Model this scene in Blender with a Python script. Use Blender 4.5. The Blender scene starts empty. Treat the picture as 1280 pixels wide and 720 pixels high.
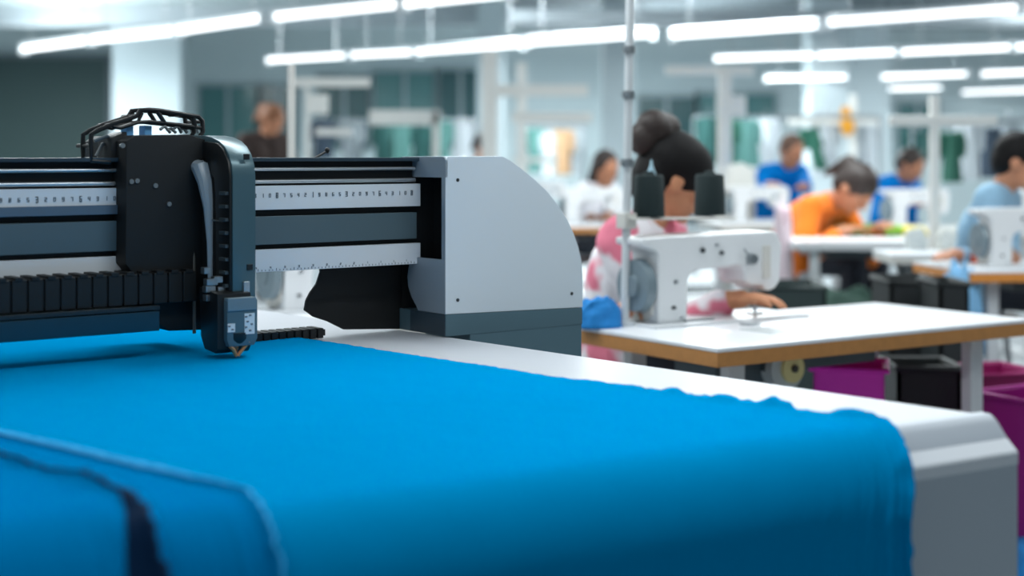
import bpy, bmesh, math, random
from mathutils import Vector, Matrix, noise
random.seed(7)
C = bpy.context.scene.collection
PI = math.pi
F, HZ, CH = 1850.0, 195.0, 1.2          # focal length in pixels, horizon row, camera height

# ---------- the camera model, used only to read real positions off the photograph ----------
def G(px, py, z):                         # point of the horizontal plane z
    d = (CH - z) * F / (py - HZ)
    return Vector(((px - 640) / F * d, d, z))
def D(px, py, d):                         # point at distance d
    return Vector(((px - 640) / F * d, d, CH - (py - HZ) / F * d))

class Frame:
    """a thing's own axes: origin on the floor, x along `ang`, y to its left"""
    def __init__(s, ox, oy, ang):
        s.o = Vector((ox, oy, 0)); s.a = ang
        s.u = Vector((math.cos(ang), math.sin(ang), 0)); s.v = Vector((-math.sin(ang), math.cos(ang), 0))
    def p(s, px, py, yl):
        a = (px - 640) / F
        r = Vector((a, 1, 0))
        d = (yl + s.o.dot(s.v)) / r.dot(s.v)
        P = r * d
        return Vector(((P - s.o).dot(s.u), yl, CH - (py - HZ) / F * d))
    def w(s, x, y, z):
        return s.o + s.u * x + s.v * y + Vector((0, 0, z))
    def l(s, P):
        q = P - s.o
        return Vector((q.dot(s.u), q.dot(s.v), P.z))

# ---------- materials ----------
def lin(c):
    return tuple((v / 255 / 12.92) if v / 255 <= .04045 else ((v / 255 + .055) / 1.055) ** 2.4 for v in c)
MATS = {}
def mat(name, rgb, rough=.5, metal=0.0, bump=0.0, bscale=200., var=0.0, vscale=6., spec=.5, sheen=0.0, emit=0.0, alpha=1.0, trans=0.0):
    if name in MATS: return MATS[name]
    m = bpy.data.materials.new(name); m.use_nodes = True; MATS[name] = m
    nt = m.node_tree; b = nt.nodes['Principled BSDF']
    c = lin(rgb) + (1,)
    b.inputs['Base Color'].default_value = c
    b.inputs['Roughness'].default_value = rough
    b.inputs['Metallic'].default_value = metal
    b.inputs['Specular IOR Level'].default_value = spec
    if sheen:
        b.inputs['Sheen Weight'].default_value = sheen; b.inputs['Sheen Roughness'].default_value = .5
    if emit:
        b.inputs['Emission Color'].default_value = c; b.inputs['Emission Strength'].default_value = emit
    if trans:
        b.inputs['Transmission Weight'].default_value = trans
    if alpha < 1: b.inputs['Alpha'].default_value = alpha
    tc = nt.nodes.new('ShaderNodeTexCoord')
    if var:
        n = nt.nodes.new('ShaderNodeTexNoise'); n.inputs['Scale'].default_value = vscale; n.inputs['Detail'].default_value = 4
        r = nt.nodes.new('ShaderNodeMixRGB'); r.blend_type = 'MULTIPLY'; r.inputs[0].default_value = 1
        mp = nt.nodes.new('ShaderNodeMapRange'); mp.inputs[3].default_value = 1 - var; mp.inputs[4].default_value = 1 + var
        nt.links.new(tc.outputs['Object'], n.inputs['Vector']); nt.links.new(n.outputs['Fac'], mp.inputs[0])
        r.inputs[1].default_value = c; nt.links.new(mp.outputs[0], r.inputs[2]); nt.links.new(r.outputs[0], b.inputs['Base Color'])
    if bump:
        n = nt.nodes.new('ShaderNodeTexNoise'); n.inputs['Scale'].default_value = bscale; n.inputs['Detail'].default_value = 3
        bp = nt.nodes.new('ShaderNodeBump'); bp.inputs['Strength'].default_value = bump; bp.inputs['Distance'].default_value = .002
        nt.links.new(tc.outputs['Object'], n.inputs['Vector']); nt.links.new(n.outputs['Fac'], bp.inputs['Height']); nt.links.new(bp.outputs[0], b.inputs['Normal'])
    return m

# ---------- mesh builder ----------
class MB:
    def __init__(s): s.bm = bmesh.new()
    def box(s, x0, x1, y0, y1, z0, z1, bev=0, M=None):
        t = bmesh.new(); bmesh.ops.create_cube(t, size=1)
        for v in t.verts:
            v.co = Vector(((x0 + x1) / 2 + v.co.x * (x1 - x0), (y0 + y1) / 2 + v.co.y * (y1 - y0), (z0 + z1) / 2 + v.co.z * (z1 - z0)))
        if bev: bmesh.ops.bevel(t, geom=t.edges[:], offset=bev, segments=3, affect='EDGES', profile=.7)
        return s._add(t, M)
    def _add(s, t, M=None):
        if M is not None: t.transform(M)
        me = bpy.data.meshes.new('t'); t.to_mesh(me); t.free(); s.bm.from_mesh(me); bpy.data.meshes.remove(me); return s
    def prism(s, pts, axis, a0, a1, bev=0, M=None, seg=2):
        """pts: 2D outline; axis 'y': pts=(x,z) extruded in y; 'x': pts=(y,z); 'z': pts=(x,y)"""
        t = bmesh.new()
        def mk(p, a):
            if axis == 'y': return (p[0], a, p[1])
            if axis == 'x': return (a, p[0], p[1])
            return (p[0], p[1], a)
        A = [t.verts.new(mk(p, a0)) for p in pts]; B = [t.verts.new(mk(p, a1)) for p in pts]
        t.faces.new(A); t.faces.new(B[::-1]); n = len(pts)
        for i in range(n): t.faces.new((A[i], B[i], B[(i + 1) % n], A[(i + 1) % n]))
        bmesh.ops.recalc_face_normals(t, faces=t.faces[:])
        if bev:
            es = [e for e in t.edges if len(e.link_faces) == 2 and e.calc_face_angle(0) > .5]
            bmesh.ops.bevel(t, geom=es, offset=bev, segments=seg, affect='EDGES', profile=.7)
        bmesh.ops.triangulate(t, faces=[f for f in t.faces if len(f.verts) > 4])
        return s._add(t, M)
    def cyl(s, p0, p1, r0, r1=None, n=20, cap=True):
        p0 = Vector(p0); p1 = Vector(p1); r1 = r0 if r1 is None else r1
        d = p1 - p0; t = bmesh.new()
        bmesh.ops.create_cone(t, cap_ends=cap, segments=n, radius1=r0, radius2=r1, depth=d.length)
        M = Matrix.Translation((p0 + p1) / 2) @ d.to_track_quat('Z', 'Y').to_matrix().to_4x4()
        return s._add(t, M)
    def ell(s, c, r, rot=None, n=16):
        t = bmesh.new(); bmesh.ops.create_uvsphere(t, u_segments=n, v_segments=max(6, n * 2 // 3), radius=1)
        M = Matrix.Translation(Vector(c)) @ (rot.to_4x4() if rot else Matrix.Identity(4)) @ Matrix.Diagonal((r[0], r[1], r[2], 1))
        return s._add(t, M)
    def cap(s, p0, p1, r0, r1=None, n=14):
        r1 = r0 if r1 is None else r1
        s.cyl(p0, p1, r0, r1, n); s.ell(p0, (r0,) * 3, n=n); s.ell(p1, (r1,) * 3, n=n); return s
    def tube(s, pts, r, n=8, closed=False):
        pts = [Vector(p) for p in pts]
        rings = []; m = len(pts); up = None
        for i, p in enumerate(pts):
            a = pts[i - 1] if (i > 0 or closed) else p; b = pts[(i + 1) % m] if (i < m - 1 or closed) else p
            d = (b - a).normalized()
            if up is None: up = d.orthogonal().normalized()
            up = (up - d * up.dot(d)).normalized(); w = d.cross(up)
            rr = r[i] if isinstance(r, (list, tuple)) else r
            rings.append([s.bm.verts.new(p + (up * math.cos(k * 2 * PI / n) + w * math.sin(k * 2 * PI / n)) * rr) for k in range(n)])
        for i in range(m if closed else m - 1):
            A, B = rings[i], rings[(i + 1) % m]
            for k in range(n): s.bm.faces.new((A[k], A[(k + 1) % n], B[(k + 1) % n], B[k]))
        if not closed:
            s.bm.faces.new(rings[0][::-1]); s.bm.faces.new(rings[-1])
        return s
    def lathe(s, prof, n=28, M=None, close=True):
        t = bmesh.new(); rings = []
        for r, z in prof:
            rings.append([t.verts.new((r * math.cos(k * 2 * PI / n), r * math.sin(k * 2 * PI / n), z)) for k in range(n)])
        for A, B in zip(rings, rings[1:]):
            for k in range(n): t.faces.new((A[k], A[(k + 1) % n], B[(k + 1) % n], B[k]))
        if close: t.faces.new(rings[0][::-1]); t.faces.new(rings[-1])
        return s._add(t, M)
    def grid(s, fn, nu, nv):
        V = [[s.bm.verts.new(fn(i / nu, j / nv)) for j in range(nv + 1)] for i in range(nu + 1)]
        for i in range(nu):
            for j in range(nv): s.bm.faces.new((V[i][j], V[i + 1][j], V[i + 1][j + 1], V[i][j + 1]))
        return s
    def out(s, name, m, parent=None, smooth=True, label=None, ang=35, recalc=False):
        if recalc: bmesh.ops.recalc_face_normals(s.bm, faces=s.bm.faces[:])
        me = bpy.data.meshes.new(name); s.bm.to_mesh(me); s.bm.free()
        o = bpy.data.objects.new(name, me); C.objects.link(o)
        ms = m if isinstance(m, (list, tuple)) else [m]
        for k in ms: me.materials.append(k)
        if smooth:
            me.shade_smooth()
            me.set_sharp_from_angle(angle=math.radians(ang))
        if parent: o.parent = parent
        if label: o['label'] = label
        return o

def thing(name, label, cat, loc=(0, 0, 0), rz=0, group=None):
    o = bpy.data.objects.new(name, None); C.objects.link(o); o.empty_display_size = .1
    o.location = loc; o.rotation_euler = (0, 0, rz); o['label'] = label; o['category'] = cat
    if group: o['group'] = group
    return o
def tag(o, label, cat, group=None, kind=None):
    if label: o['label'] = label
    if cat: o['category'] = cat
    if group: o['group'] = group
    if kind: o['kind'] = kind
    return o
def structure(o): o['kind'] = 'structure'; return o
def dup(root, loc=None, rz=None, label=None, group=None):
    r = root.copy(); C.objects.link(r)
    if loc is not None: r.location = loc
    if rz is not None: r.rotation_euler = (0, 0, rz)
    if label: r['label'] = label
    if group: r['group'] = group
    for ch in list(root.children):
        c = ch.copy(); C.objects.link(c); c.parent = r
        for g in list(ch.children):
            d = g.copy(); C.objects.link(d); d.parent = c
    return r
def solid(o, th, off=0):
    m = o.modifiers.new('s', 'SOLIDIFY'); m.thickness = th; m.offset = off; return o

# shared materials
white_paint = mat('white_paint', (222, 224, 230), .32, bump=.05, bscale=500)
table_white = mat('white_powder_coat', (200, 203, 210), .38, bump=.06, bscale=900)
panel_grey = mat('end_panel_grey', (190, 200, 210), .45, bump=.05, bscale=800)
housing_mat = mat('housing_pale_grey', (226, 236, 244), .42, bump=.05, bscale=700)
slate = mat('slate_grey_paint', (84, 112, 124), .45, bump=.05, bscale=700)
slate_dark = mat('dark_slate_paint', (44, 62, 74), .4)
black = mat('black_plastic', (17, 20, 22), .45)
black_matte = mat('black_matte_metal', (14, 17, 19), .6)
alu = mat('brushed_aluminium', (196, 204, 210), .3, metal=.85)
tape_mat = mat('ruler_tape_white', (226, 231, 236), .45)
mark_mat = mat('ruler_mark_ink', (104, 114, 122), .6)
copper = mat('copper_nozzle', (226, 150, 100), .4, metal=.3)
steel = mat('steel', (170, 176, 180), .3, metal=.9)
blue_cloth = mat('blue_woven_cloth', (0, 141, 201), .85, bump=.12, bscale=1400, var=.05, vscale=2.5, spec=.0)
wood = mat('plywood_edge', (186, 128, 70), .5, var=.18, vscale=40)
laminate = mat('white_laminate_top', (232, 234, 238), .3)
# =====================================================================================
# the fabric cutting machine in front
# =====================================================================================
cutter = thing('cutting_machine', 'large flatbed fabric cutter with grey worktable, ruler-marked gantry and black cutting head', 'cutting machine')
# ---- worktable: corner G0 (far end of the near edge), e runs left along the end, m runs along the table
G0 = Vector((.647, 2.009, 0)); E = Vector((-.85, -.53, 0)).normalized(); Mv = Vector((-.53, .85, 0)).normalized()
def T(t, q, z): return G0 + E * t + Mv * q + Vector((0, 0, z))
SK = .171
def tt(t, q): return t + SK * q            # the long side is a little off square
b = MB()
prof = [(.30, .85), (.06, .85), (.006, .85), (0, .8495), (-.006, .8475), (-.030, .822), (-.036, .8165), (-.045, .807)]
L = [(q, z) for q, z in prof]
def strip(bm, pts, t0, t1, q_off=0):
    A = [bm.verts.new(T(t0 + SK * max(q, 0), q, z)) for q, z in pts]; B = [bm.verts.new(T(t1 + SK * max(q, 0), q, z)) for q, z in pts]
    for i in range(len(pts) - 1): bm.faces.new((A[i], A[i + 1], B[i + 1], B[i]))
# top deck
def slab(pts, t0, t1, z0, z1):
    t = bmesh.new()
    top = [t.verts.new(T(tt(a, q), q, z1)) for a, q in pts]; bot = [t.verts.new(T(tt(a, q), q, z0)) for a, q in pts]
    t.faces.new(top); t.faces.new(bot[::-1]); n = len(pts)
    for i in range(n): t.faces.new((top[i], bot[i], bot[(i + 1) % n], top[(i + 1) % n]))
    bmesh.ops.recalc_face_normals(t, faces=t.faces[:])
    return t
b = MB()
b._add(slab([(0, .0), (1.75, .0), (1.75, 3.0), (0, 3.0)], 0, 0, .79, .85))
deck = b.out('table_deck', table_white, cutter, smooth=False)
bv = deck.modifiers.new('b', 'BEVEL'); bv.width = .012; bv.segments = 3; bv.limit_method = 'ANGLE'
b = MB(); b._add(slab([(.03, .02), (1.72, .02), (1.72, 2.97), (.03, 2.97)], 0, 0, .12, .79))
b.out('table_cabinet', panel_grey, cutter, smooth=False)
# sloped end cap with the ledge
n_ = len(prof[2:])
def cap_mesh(pts, t0, t1):
    t = bmesh.new()
    A = []; B = []
    for q, z in pts:
        A.append(t.verts.new(T(t0, q, z))); B.append(t.verts.new(T(t1, q, z)))
    t.faces.new(A); t.faces.new(B[::-1]); n = len(pts)
    for i in range(n): t.faces.new((A[i], B[i], B[(i + 1) % n], A[(i + 1) % n]))
    bmesh.ops.recalc_face_normals(t, faces=t.faces[:]); return t
b = MB(); b._add(cap_mesh([(.015, .8505), (0, .8505), (-.006, .8482), (-.014, .8415), (-.030, .8225), (-.030, .79), (.015, .79)], -.001, 1.75))
b.out('end_cap', mat('end_cap_grey', (186, 194, 204), .4), cutter, ang=20)
b = MB(); b._add(cap_mesh([(-.0295, .8226), (-.0465, .8078), (-.0480, .8045), (-.0480, .79), (-.0295, .79)], -.0012, 1.75))
b.out('highlight_ledge', mat('ledge_highlight_white', (236, 240, 246), .3), cutter, ang=20)  # white ledge against the greyer slope paints in a gloss highlight
b = MB(); b._add(cap_mesh([(.02, .802), (-.0475, .802), (-.0475, .10), (.02, .10)], -.0005, 1.75))
b.out('end_panel', panel_grey, cutter, smooth=False)
for (a, q) in ((.12, .12), (1.6, .12), (.12, 2.8), (1.6, 2.8)):
    p = T(tt(a, q), q, 0); b = MB(); b.cyl((p.x, p.y, 0), (p.x, p.y, .02), .05, .05); b.cyl((p.x, p.y, .02), (p.x, p.y, .125), .02, .02)
    b.out('foot', black, cutter)

# ---- gantry, in its own axes ----
gf = Frame(-.128, 2.85, math.radians(38.1))
RM = Matrix.Translation(gf.o) @ Matrix.Rotation(gf.a, 4, 'Z')
def gpart(b, name, m, parent=None, **k):
    b.bm.transform(RM); return b.out(name, m, parent or cutter, **k)
U0, U1 = -1.15, .07
def zat(px, py, yl): return gf.p(px, py, yl).z
YB = .10
ref = 420
UT = gf.p(521, 250, .10).x
Z = lambda py, yl=YB: zat(ref, py, yl)
b = MB(); b.box(U0, U1, YB + .012, YB + .11, Z(335), Z(199), .003)
beam = gpart(b, 'gantry_beam', black_matte)
b = MB(); b.box(U0, U1, YB - .012, YB + .12, Z(201.5), Z(197), .001); gpart(b, 'beam_cover', slate_dark, beam)
b = MB(); b.cyl((U0, YB + .0, Z(211)), (UT - .006, YB, Z(211)), (Z(209) - Z(213.5)) / 2, n=16); gpart(b, 'guide_rod', alu, beam)
b = MB(); b.cyl((U0, YB + .003, Z(226)), (UT - .003, YB + .003, Z(226)), (Z(223.5) - Z(228.5)) / 2, n=16); gpart(b, 'guide_rod', alu, beam)
b = MB(); b.box(U0, UT + .006, YB - .004, YB + .015, Z(260), Z(231), .001); gpart(b, 'ruler_tape', tape_mat, beam)
b = MB(); b.box(U0, UT - .004, YB - .006, YB + .012, Z(302), Z(268), .002); gpart(b, 'face_panel', mat('beam_panel_grey', (92, 112, 120), .4, metal=.2), beam)
b = MB(); b.box(U0, UT + .006, YB - .004, YB + .015, Z(335), Z(308), .001); gpart(b, 'ruler_tape', tape_mat, beam)
# ledge strip below the upper tape on the run left of the head
uL = gf.p(156, 250, YB).x
b = MB(); b.box(U0, uL, YB - .010, YB + .0, Z(260.5), Z(250), .001); gpart(b, 'ledge_strip', mat('ledge_blue_grey', (104, 124, 142), .35, metal=.4), beam)
# ruler marks and figures
def glyph(b, kind, x, z, h, w, y):
    t = h * .16
    def bar(x0, z0, x1, z1): b.box(min(x0, x1) - t / 2, max(x0, x1) + t / 2, y, y + .001, min(z0, z1) - t / 2, max(z0, z1) + t / 2)
    segs = {'a': (0, 1, 1, 1), 'b': (1, 1, 1, .5), 'c': (1, .5, 1, 0), 'd': (0, 0, 1, 0), 'e': (0, .5, 0, 0), 'f': (0, 1, 0, .5), 'g': (0, .5, 1, .5)}
    dig = {'0': 'abcdef', '1': 'bc', '2': 'abged', '3': 'abgcd', '4': 'fgbc', '5': 'afgcd', '6': 'afgedc', '7': 'abc', '8': 'abcdefg', '9': 'abcdfg'}
    for s in dig[kind]:
        a = segs[s]; bar(x + a[0] * w, z + a[1] * h, x + a[2] * w, z + a[3] * h)
b = MB(); b2 = MB(); k = 0; u = U0 + .01
while u < UT - .004:
    if k % 2 == 0:
        n = str(max(1, int((U1 - u) * 100)))
        big = .0062 if k % 5 else .0088
        glyph(b, n[-1], u, Z(244) - big / 2 + .002, big, .0030, YB - .0052)
        if k % 4 == 0: glyph(b2, n[0], u + .002, Z(331), .0034, .0020, YB - .0052)
    b2.box(u - .0003, u + .0003, YB - .0052, YB - .0038, Z(334), Z(334) + (.0045 if k % 5 == 0 else .0028))
    k += 1; u += .0075
gpart(b, 'ruler_marks', mark_mat, beam, smooth=False); gpart(b2, 'ruler_marks', mark_mat, beam, smooth=False)

# cable chain and lower bar on the run left of the head
yc = .035
zc0, zc1 = zat(100, 386, yc), zat(100, 344, yc)
b = MB(); u = U0; uR = gf.p(246, 360, yc).x; P = .027
while u < uR:
    b.box(u, min(u + P - .003, uR), yc, yc + .05, zc0, zc1 - .003, .002)
    b.box(u + .004, u + .017, yc - .002, yc + .052, zc1 - .005, zc1 + .001, .001)
    b.box(u - .002, u + .004, yc + .004, yc + .046, zc0 + .004, zc1 - .008)
    u += P
gpart(b, 'cable_chain', mat('chain_black', (20, 22, 23), .5), cutter)
b = MB(); b.box(U0, gf.p(196, 390, yc).x, yc - .012, YB + .02, zat(100, 393, yc), zat(100, 387.5, yc), .001)
gpart(b, 'chain_tray', mat('tray_grey', (50, 58, 62), .35, metal=.5), cutter)
b = MB(); b.box(U0, gf.p(196, 400, yc).x, yc - .012, YB + .05, zat(100, 420, yc), zat(100, 394.5, yc), .003)
gpart(b, 'lower_bar', mat('lower_bar_blue_grey', (30, 66, 82), .3, metal=.3), cutter)

# carriage
car = MB()
def FP(pts, yl): return [(gf.p(x, y, yl).x, gf.p(x, y, yl).z) for x, y in pts]
yk = .055
car.prism(FP([(158, 176), (170, 169), (236, 168), (262, 176), (262, 412), (212, 414), (196, 404), (192, 384), (162, 336), (157, 330)], yk), 'y', yk, YB + .14, .004)
carriage = gpart(car, 'carriage', black_matte, cutter)
# rear bracket on the left shoulder
b = MB(); b.prism(FP([(140, 172), (160, 164), (166, 200), (166, 230), (152, 204), (138, 203)], .10), 'y', .10, .16, .003)
gpart(b, 'shoulder_bracket', mat('bracket_charcoal', (34, 36, 38), .5), carriage)
# wire tray on top
def tubep(b, pts, yl, r, closed=False, back=0): b.tube([gf.p(x, y, yl) + Vector((0, back, 0)) for x, y in pts], r, 8, closed)
b = MB()
for bk_ in (0, .035):
    yl = .09
    tubep(b, [(138, 203), (114, 201), (113.5, 183), (114, 168), (122, 163), (141, 155), (160, 149), (171, 145), (175, 138), (186, 137), (199, 138), (230, 143), (248, 146), (253, 151), (253.5, 165), (250, 170)], yl, .0042, back=bk_)
    tubep(b, [(141, 158), (150, 160), (172, 153), (187, 152), (215, 155), (240, 158), (251, 160)], yl, .0035, back=bk_)
    tubep(b, [(172, 153), (178, 141)], yl, .003, back=bk_); tubep(b, [(197, 140), (206, 154)], yl, .004, back=bk_); tubep(b, [(242, 147), (244, 160)], yl, .004, back=bk_)
for x, y in ((114, 182), (114, 199), (141, 156), (171, 145), (199, 138), (230, 143), (253, 152)):
    b.tube([gf.p(x, y, .09), gf.p(x, y, .09) + Vector((0, .06, 0))], .0035)
gpart(b, 'wire_tray', black, carriage)
b = MB()
tubep(b, [(120, 195), (128, 180), (140, 178), (150, 188)], .13, .003)
gpart(b, 'wire', mat('wire_grey', (120, 132, 138), .4), carriage); b = MB(); tubep(b, [(118, 176), (134, 170), (146, 176)], .12, .003)
gpart(b, 'wire', mat('wire_grey', (120, 132, 138)), carriage); b = MB()
for i in range(6): tubep(b, [(200 + i * 8, 162), (206 + i * 8, 158 + (i % 2) * 3), (213 + i * 7, 166)], .11 + .006 * i, .003)
gpart(b, 'wiring', mat('wire_grey', (120, 132, 138), .4), carriage)
b = MB()
for x in (158, 181):
    p = gf.p(x, 172, .10); q = gf.p(x + 9, 157, .10); b.box(p.x, q.x, .10, .125, p.z, q.z, .002)
gpart(b, 'plug', mat('connector_blue', (110, 180, 235), .35), carriage)
for x, y in ((153, 182), (171, 226), (164, 227), (194, 232), (211, 255)):
    p = gf.p(x, y, yk); b = MB(); b.cyl(p + Vector((0, -.003, 0)), p + Vector((0, .004, 0)), .0042, n=12)
    gpart(b, 'screw', steel, carriage)
# arched arm: profile in (y, z), width along u
ua0 = gf.p(291, 300, -.05).x; ua1 = gf.p(319.5, 300, -.05).x
zt = 1.237; zf = zat(300, 374, -.05)
outer = [(-.05, zf), (-.05, 1.165), (-.046, 1.185), (-.036, 1.202), (-.02, 1.216), (.0, 1.226), (.03, 1.233), (.06, 1.236), (.12, 1.237)]
inner = [(.12, 1.205), (.05, 1.204), (.015, 1.197), (-.005, 1.184), (-.016, 1.165), (-.019, 1.14), (-.02, zf)]
b = MB(); b.prism(outer + inner, 'x', ua0, ua1, .0015); arm = gpart(b, 'arm_cover', mat('arm_blue_grey', (76, 104, 112), .28, metal=.25), carriage, ang=20)
b = MB(); b.prism([(y + .0, z - .0) for y, z in [(-.0465, zf - .01), (-.0465, 1.165), (-.04, 1.19), (-.02, 1.212), (.0, 1.222), (.12, 1.23), (.12, 1.19), (.06, 1.186), (.03, 1.18), (.012, 1.16), (.006, 1.13), (.004, zf - .01)]], 'x', ua0 - .004, ua0 + .012, .001)
gpart(b, 'side_plate', black, carriage)
b = MB(); z = zf + .02
while z < 1.15:
    b.box(ua0 - .010, ua0 - .003, -.042, -.018, z, z + .006, .001); z += .0225
gpart(b, 'cooling_ribs', mat('rib_grey', (66, 76, 80), .35), carriage)
b = MB(); b.box(ua0 - .004, ua1 - .012, .02, .10, zf - .05, 1.20, .003); gpart(b, 'back_plate', black_matte, carriage)
# hose loop in the arch
b = MB()
ys = [(.075, 1.165), (.06, 1.183), (.045, 1.178), (.03, 1.155), (.018, 1.11), (.012, 1.05), (.010, zf + .02)]
b.tube([(ua0 - .012, y, z) for y, z in ys], [.010, .014, .016, .013, .008, .005, .004], 10)
gpart(b, 'air_hose', mat('hose_grey', (150, 164, 174), .3), carriage)
b = MB(); b.tube([(ua0 - .02, y + .035, z) for y, z in [(.05, 1.15), (.04, 1.13), (.028, 1.08), (.022, 1.02), (.020, .94), (.020, .89)]], .0032, 8)
b.tube([(ua0 - .008, .03, 1.09), (ua0 - .008, -.03, 1.088)], .0015, 6)
gpart(b, 'signal_cable', mat('cable_taupe', (92, 92, 88), .4), carriage)
for x, y, yl in ((309, 196, -.052), (313, 334, -.052)):
    p = gf.p(x, y, yl); b = MB(); b.box(p.x - .006, p.x + .005, yl, yl + .003, p.z - .005, p.z + .005, .001)
    gpart(b, 'sensor', black, carriage)
p = gf.p(309, 362, -.052)
b = MB(); b.box(p.x - .008, p.x + .003, -.056, -.046, p.z - .014, p.z + .014, .001); gpart(b, 'clip', alu, carriage)
# clamp hardware beside the head
b = MB()
for x, y, w in ((258, 338, .006), (264, 352, .010), (272, 349, .008), (262, 361, .009), (276, 362, .007), (260, 372, .005)):
    p = gf.p(x, y, -.03); b.box(p.x - w, p.x + w, -.035, -.02, p.z - .006, p.z + .005, .0015)
gpart(b, 'clamp_hardware', steel, carriage)
# laser head
yh = -.075
p0 = gf.p(284, 374, yh); p1 = gf.p(322, 425, yh)
b = MB(); b.prism([(p0.x, p1.z + .004), (p0.x + .004, p1.z - .008), (p1.x - .006, p1.z - .008), (p1.x, p1.z + .004), (p1.x, p0.z - .004), (p1.x - .003, p0.z), (p0.x + .002, p0.z), (p0.x, p0.z - .004)], 'y', yh, yh + .05, .0025)
head = gpart(b, 'laser_head', mat('head_slate', (84, 108, 118), .35, metal=.1), carriage)
b = MB(); b.prism([(yh + .012, p1.z - .012), (yh + .02, p1.z - .02), (yh + .06, p1.z - .016), (yh + .075, p1.z + .006), (yh + .08, p0.z + .016), (yh + .012, p0.z + .008)], 'x', p0.x - .012, p1.x - .006, .003)
gpart(b, 'head_body', black, carriage)
b = MB(); q0 = gf.p(285, 374, yh - .002); q1 = gf.p(320, 387, yh); b.box(q0.x, q1.x, yh - .002, yh + .03, q1.z, q0.z + .001, .002); gpart(b, 'head_cap', mat('cap_grey', (112, 132, 142), .35), carriage)
b = MB()
q0 = gf.p(306, 392, yh - .0015); q1 = gf.p(318.5, 417, yh - .0015); b.box(q0.x, q1.x, yh - .0012, yh + .001, q1.z, q0.z)
gpart(b, 'warning_sticker', mat('sticker_white', (222, 228, 232), .5), carriage, smooth=False); b = MB()
q0 = gf.p(285, 405, yh - .0015); q1 = gf.p(294, 415, yh - .0015); b.box(q0.x, q1.x, yh - .0012, yh + .001, q1.z, q0.z)
gpart(b, 'warning_sticker', mat('sticker_white', (222, 228, 232), .5), carriage, smooth=False)
b = MB()
for k_, (x, y) in enumerate(((308, 396), (313, 394), (310, 402), (315, 405), (308, 409), (313, 413), (287, 408), (291, 412))):
    if k_ == 6: gpart(b, 'sticker_print', mark_mat, carriage, smooth=False); b = MB()
    q = gf.p(x, y, yh - .002); b.box(q.x - .0022, q.x + .0018, yh - .0022, yh - .001, q.z - .0012, q.z + .0012)
gpart(b, 'sticker_print', mark_mat, carriage, smooth=False)
# nozzle: collar, then a V of two copper prongs round a tip
pn = gf.p(298, 445.5, -.070); zn = pn.z
b = MB(); b.lathe([(.021, zn + .040), (.021, zn + .030), (.017, zn + .022), (.010, zn + .018)], 24, Matrix.Translation((pn.x, -.058, 0)))
gpart(b, 'nozzle_collar', black, carriage)
b = MB(); b.lathe([(.0065, zn + .022), (.0065, zn + .014), (.004, zn + .004), (.0015, zn)], 20, Matrix.Translation((pn.x, -.058, 0)))
b.tube([(pn.x - .016, -.072, zn + .018), (pn.x - .009, -.070, zn + .012), (pn.x - .002, -.066, zn + .001)], .0034)
b.tube([(pn.x + .019, -.072, zn + .024), (pn.x + .010, -.070, zn + .014), (pn.x + .001, -.066, zn + .001)], .0034)
gpart(b, 'nozzle', copper, carriage)

# end housing
face_px = [(557, 199), (560, 195.7), (628, 195.4), (637, 200), (652, 211), (668, 224), (685, 240), (699, 258), (709, 274), (717, 291), (723, 308), (727, 326), (728.5, 345), (728.5, 384), (557, 393)]
fp = FP(face_px, 0)
b = MB(); b.prism(fp, 'y', 0, .012, .002); house = gpart(b, 'end_housing', housing_mat, cutter)
# rounded shell behind the face
top = [q for q in fp[1:-1]]
b = MB()
th = .006
inn = []
cx, cz = fp[0][0] + .1, 1.0
for x, z in top:
    v = Vector((cx - x, cz - z)).normalized() * th; inn.append((x + v.x, z + v.y))
b.prism(top + inn[::-1], 'y', .012, .16, 0)
gpart(b, 'shell', housing_mat, house, ang=25)
# inner cheek, facing along the beam
zA, zB, zC, zD = zat(557, 196, 0), zat(557, 222, 0), zat(557, 325, 0), zat(557, 393, 0)
u0 = fp[0][0]
ck = mat('cheek_shaded_grey', (136, 148, 158), .42)  # darker than the housing paint: this face's shade is in the colour
b = MB()
b.prism([(0, zB), (0, zA - .006), (.004, zA - .001), (.012, zA), (.135, zA), (.15, zA - .01), (.15, zB), (.13, zB), ], 'x', u0 - .001, u0 + .006, .001)
b.prism([(.001, zB), (.012, zB), (.012, zC), (.001, zC)], 'x', u0 - .001, u0 + .006, .0)
lob = [(.001, zD), (.001, zC), (.115, zC), (.125, zC - .02), (.13, zC - .04), (.127, zC - .06), (.115, zC - .08), (.10, zC - .095), (.093, zD)]
b.prism(lob, 'x', u0 - .001, u0 + .006, .001)
gpart(b, 'cheek_plate', ck, house)
b = MB(); b.box(u0 + .05, u0 + .06, .013, .158, .86, zA - .01); b.box(u0 + .002, u0 + .055, .15, .158, .86, zA - .01)
gpart(b, 'inner_wall', black_matte, house)
for x, y in ((572, 225), (572, 375), (714.5, 367)):
    p = gf.p(x, y, 0); b = MB(); b.cyl(p + Vector((0, -.0012, 0)), p + Vector((0, .003, 0)), .0035, .0035, 16)
    gpart(b, 'screw', mat('screw_dark', (70, 76, 80), .4, metal=.6), house)
# slate base
ub = gf.p(728.5, 384, 0).x
b = MB(); b.prism([(u0 + .0005, .852), (ub - .001, .852), (ub - .001, zat(728.5, 384.5, 0)), (u0 + .0005, zD - .0005)], 'y', .0, .16, .0015)
base = gpart(b, 'housing_base', slate, cutter)
b = MB(); b.box(u0 + .06, ub - .002, .001, .155, .45, .853, .002); gpart(b, 'base_skirt', slate, base)
b = MB(); b.box(u0 - .0008, u0 + .003, .0015, .12, .853, zD - .001); gpart(b, 'base_inner', slate_dark, base)

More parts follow.
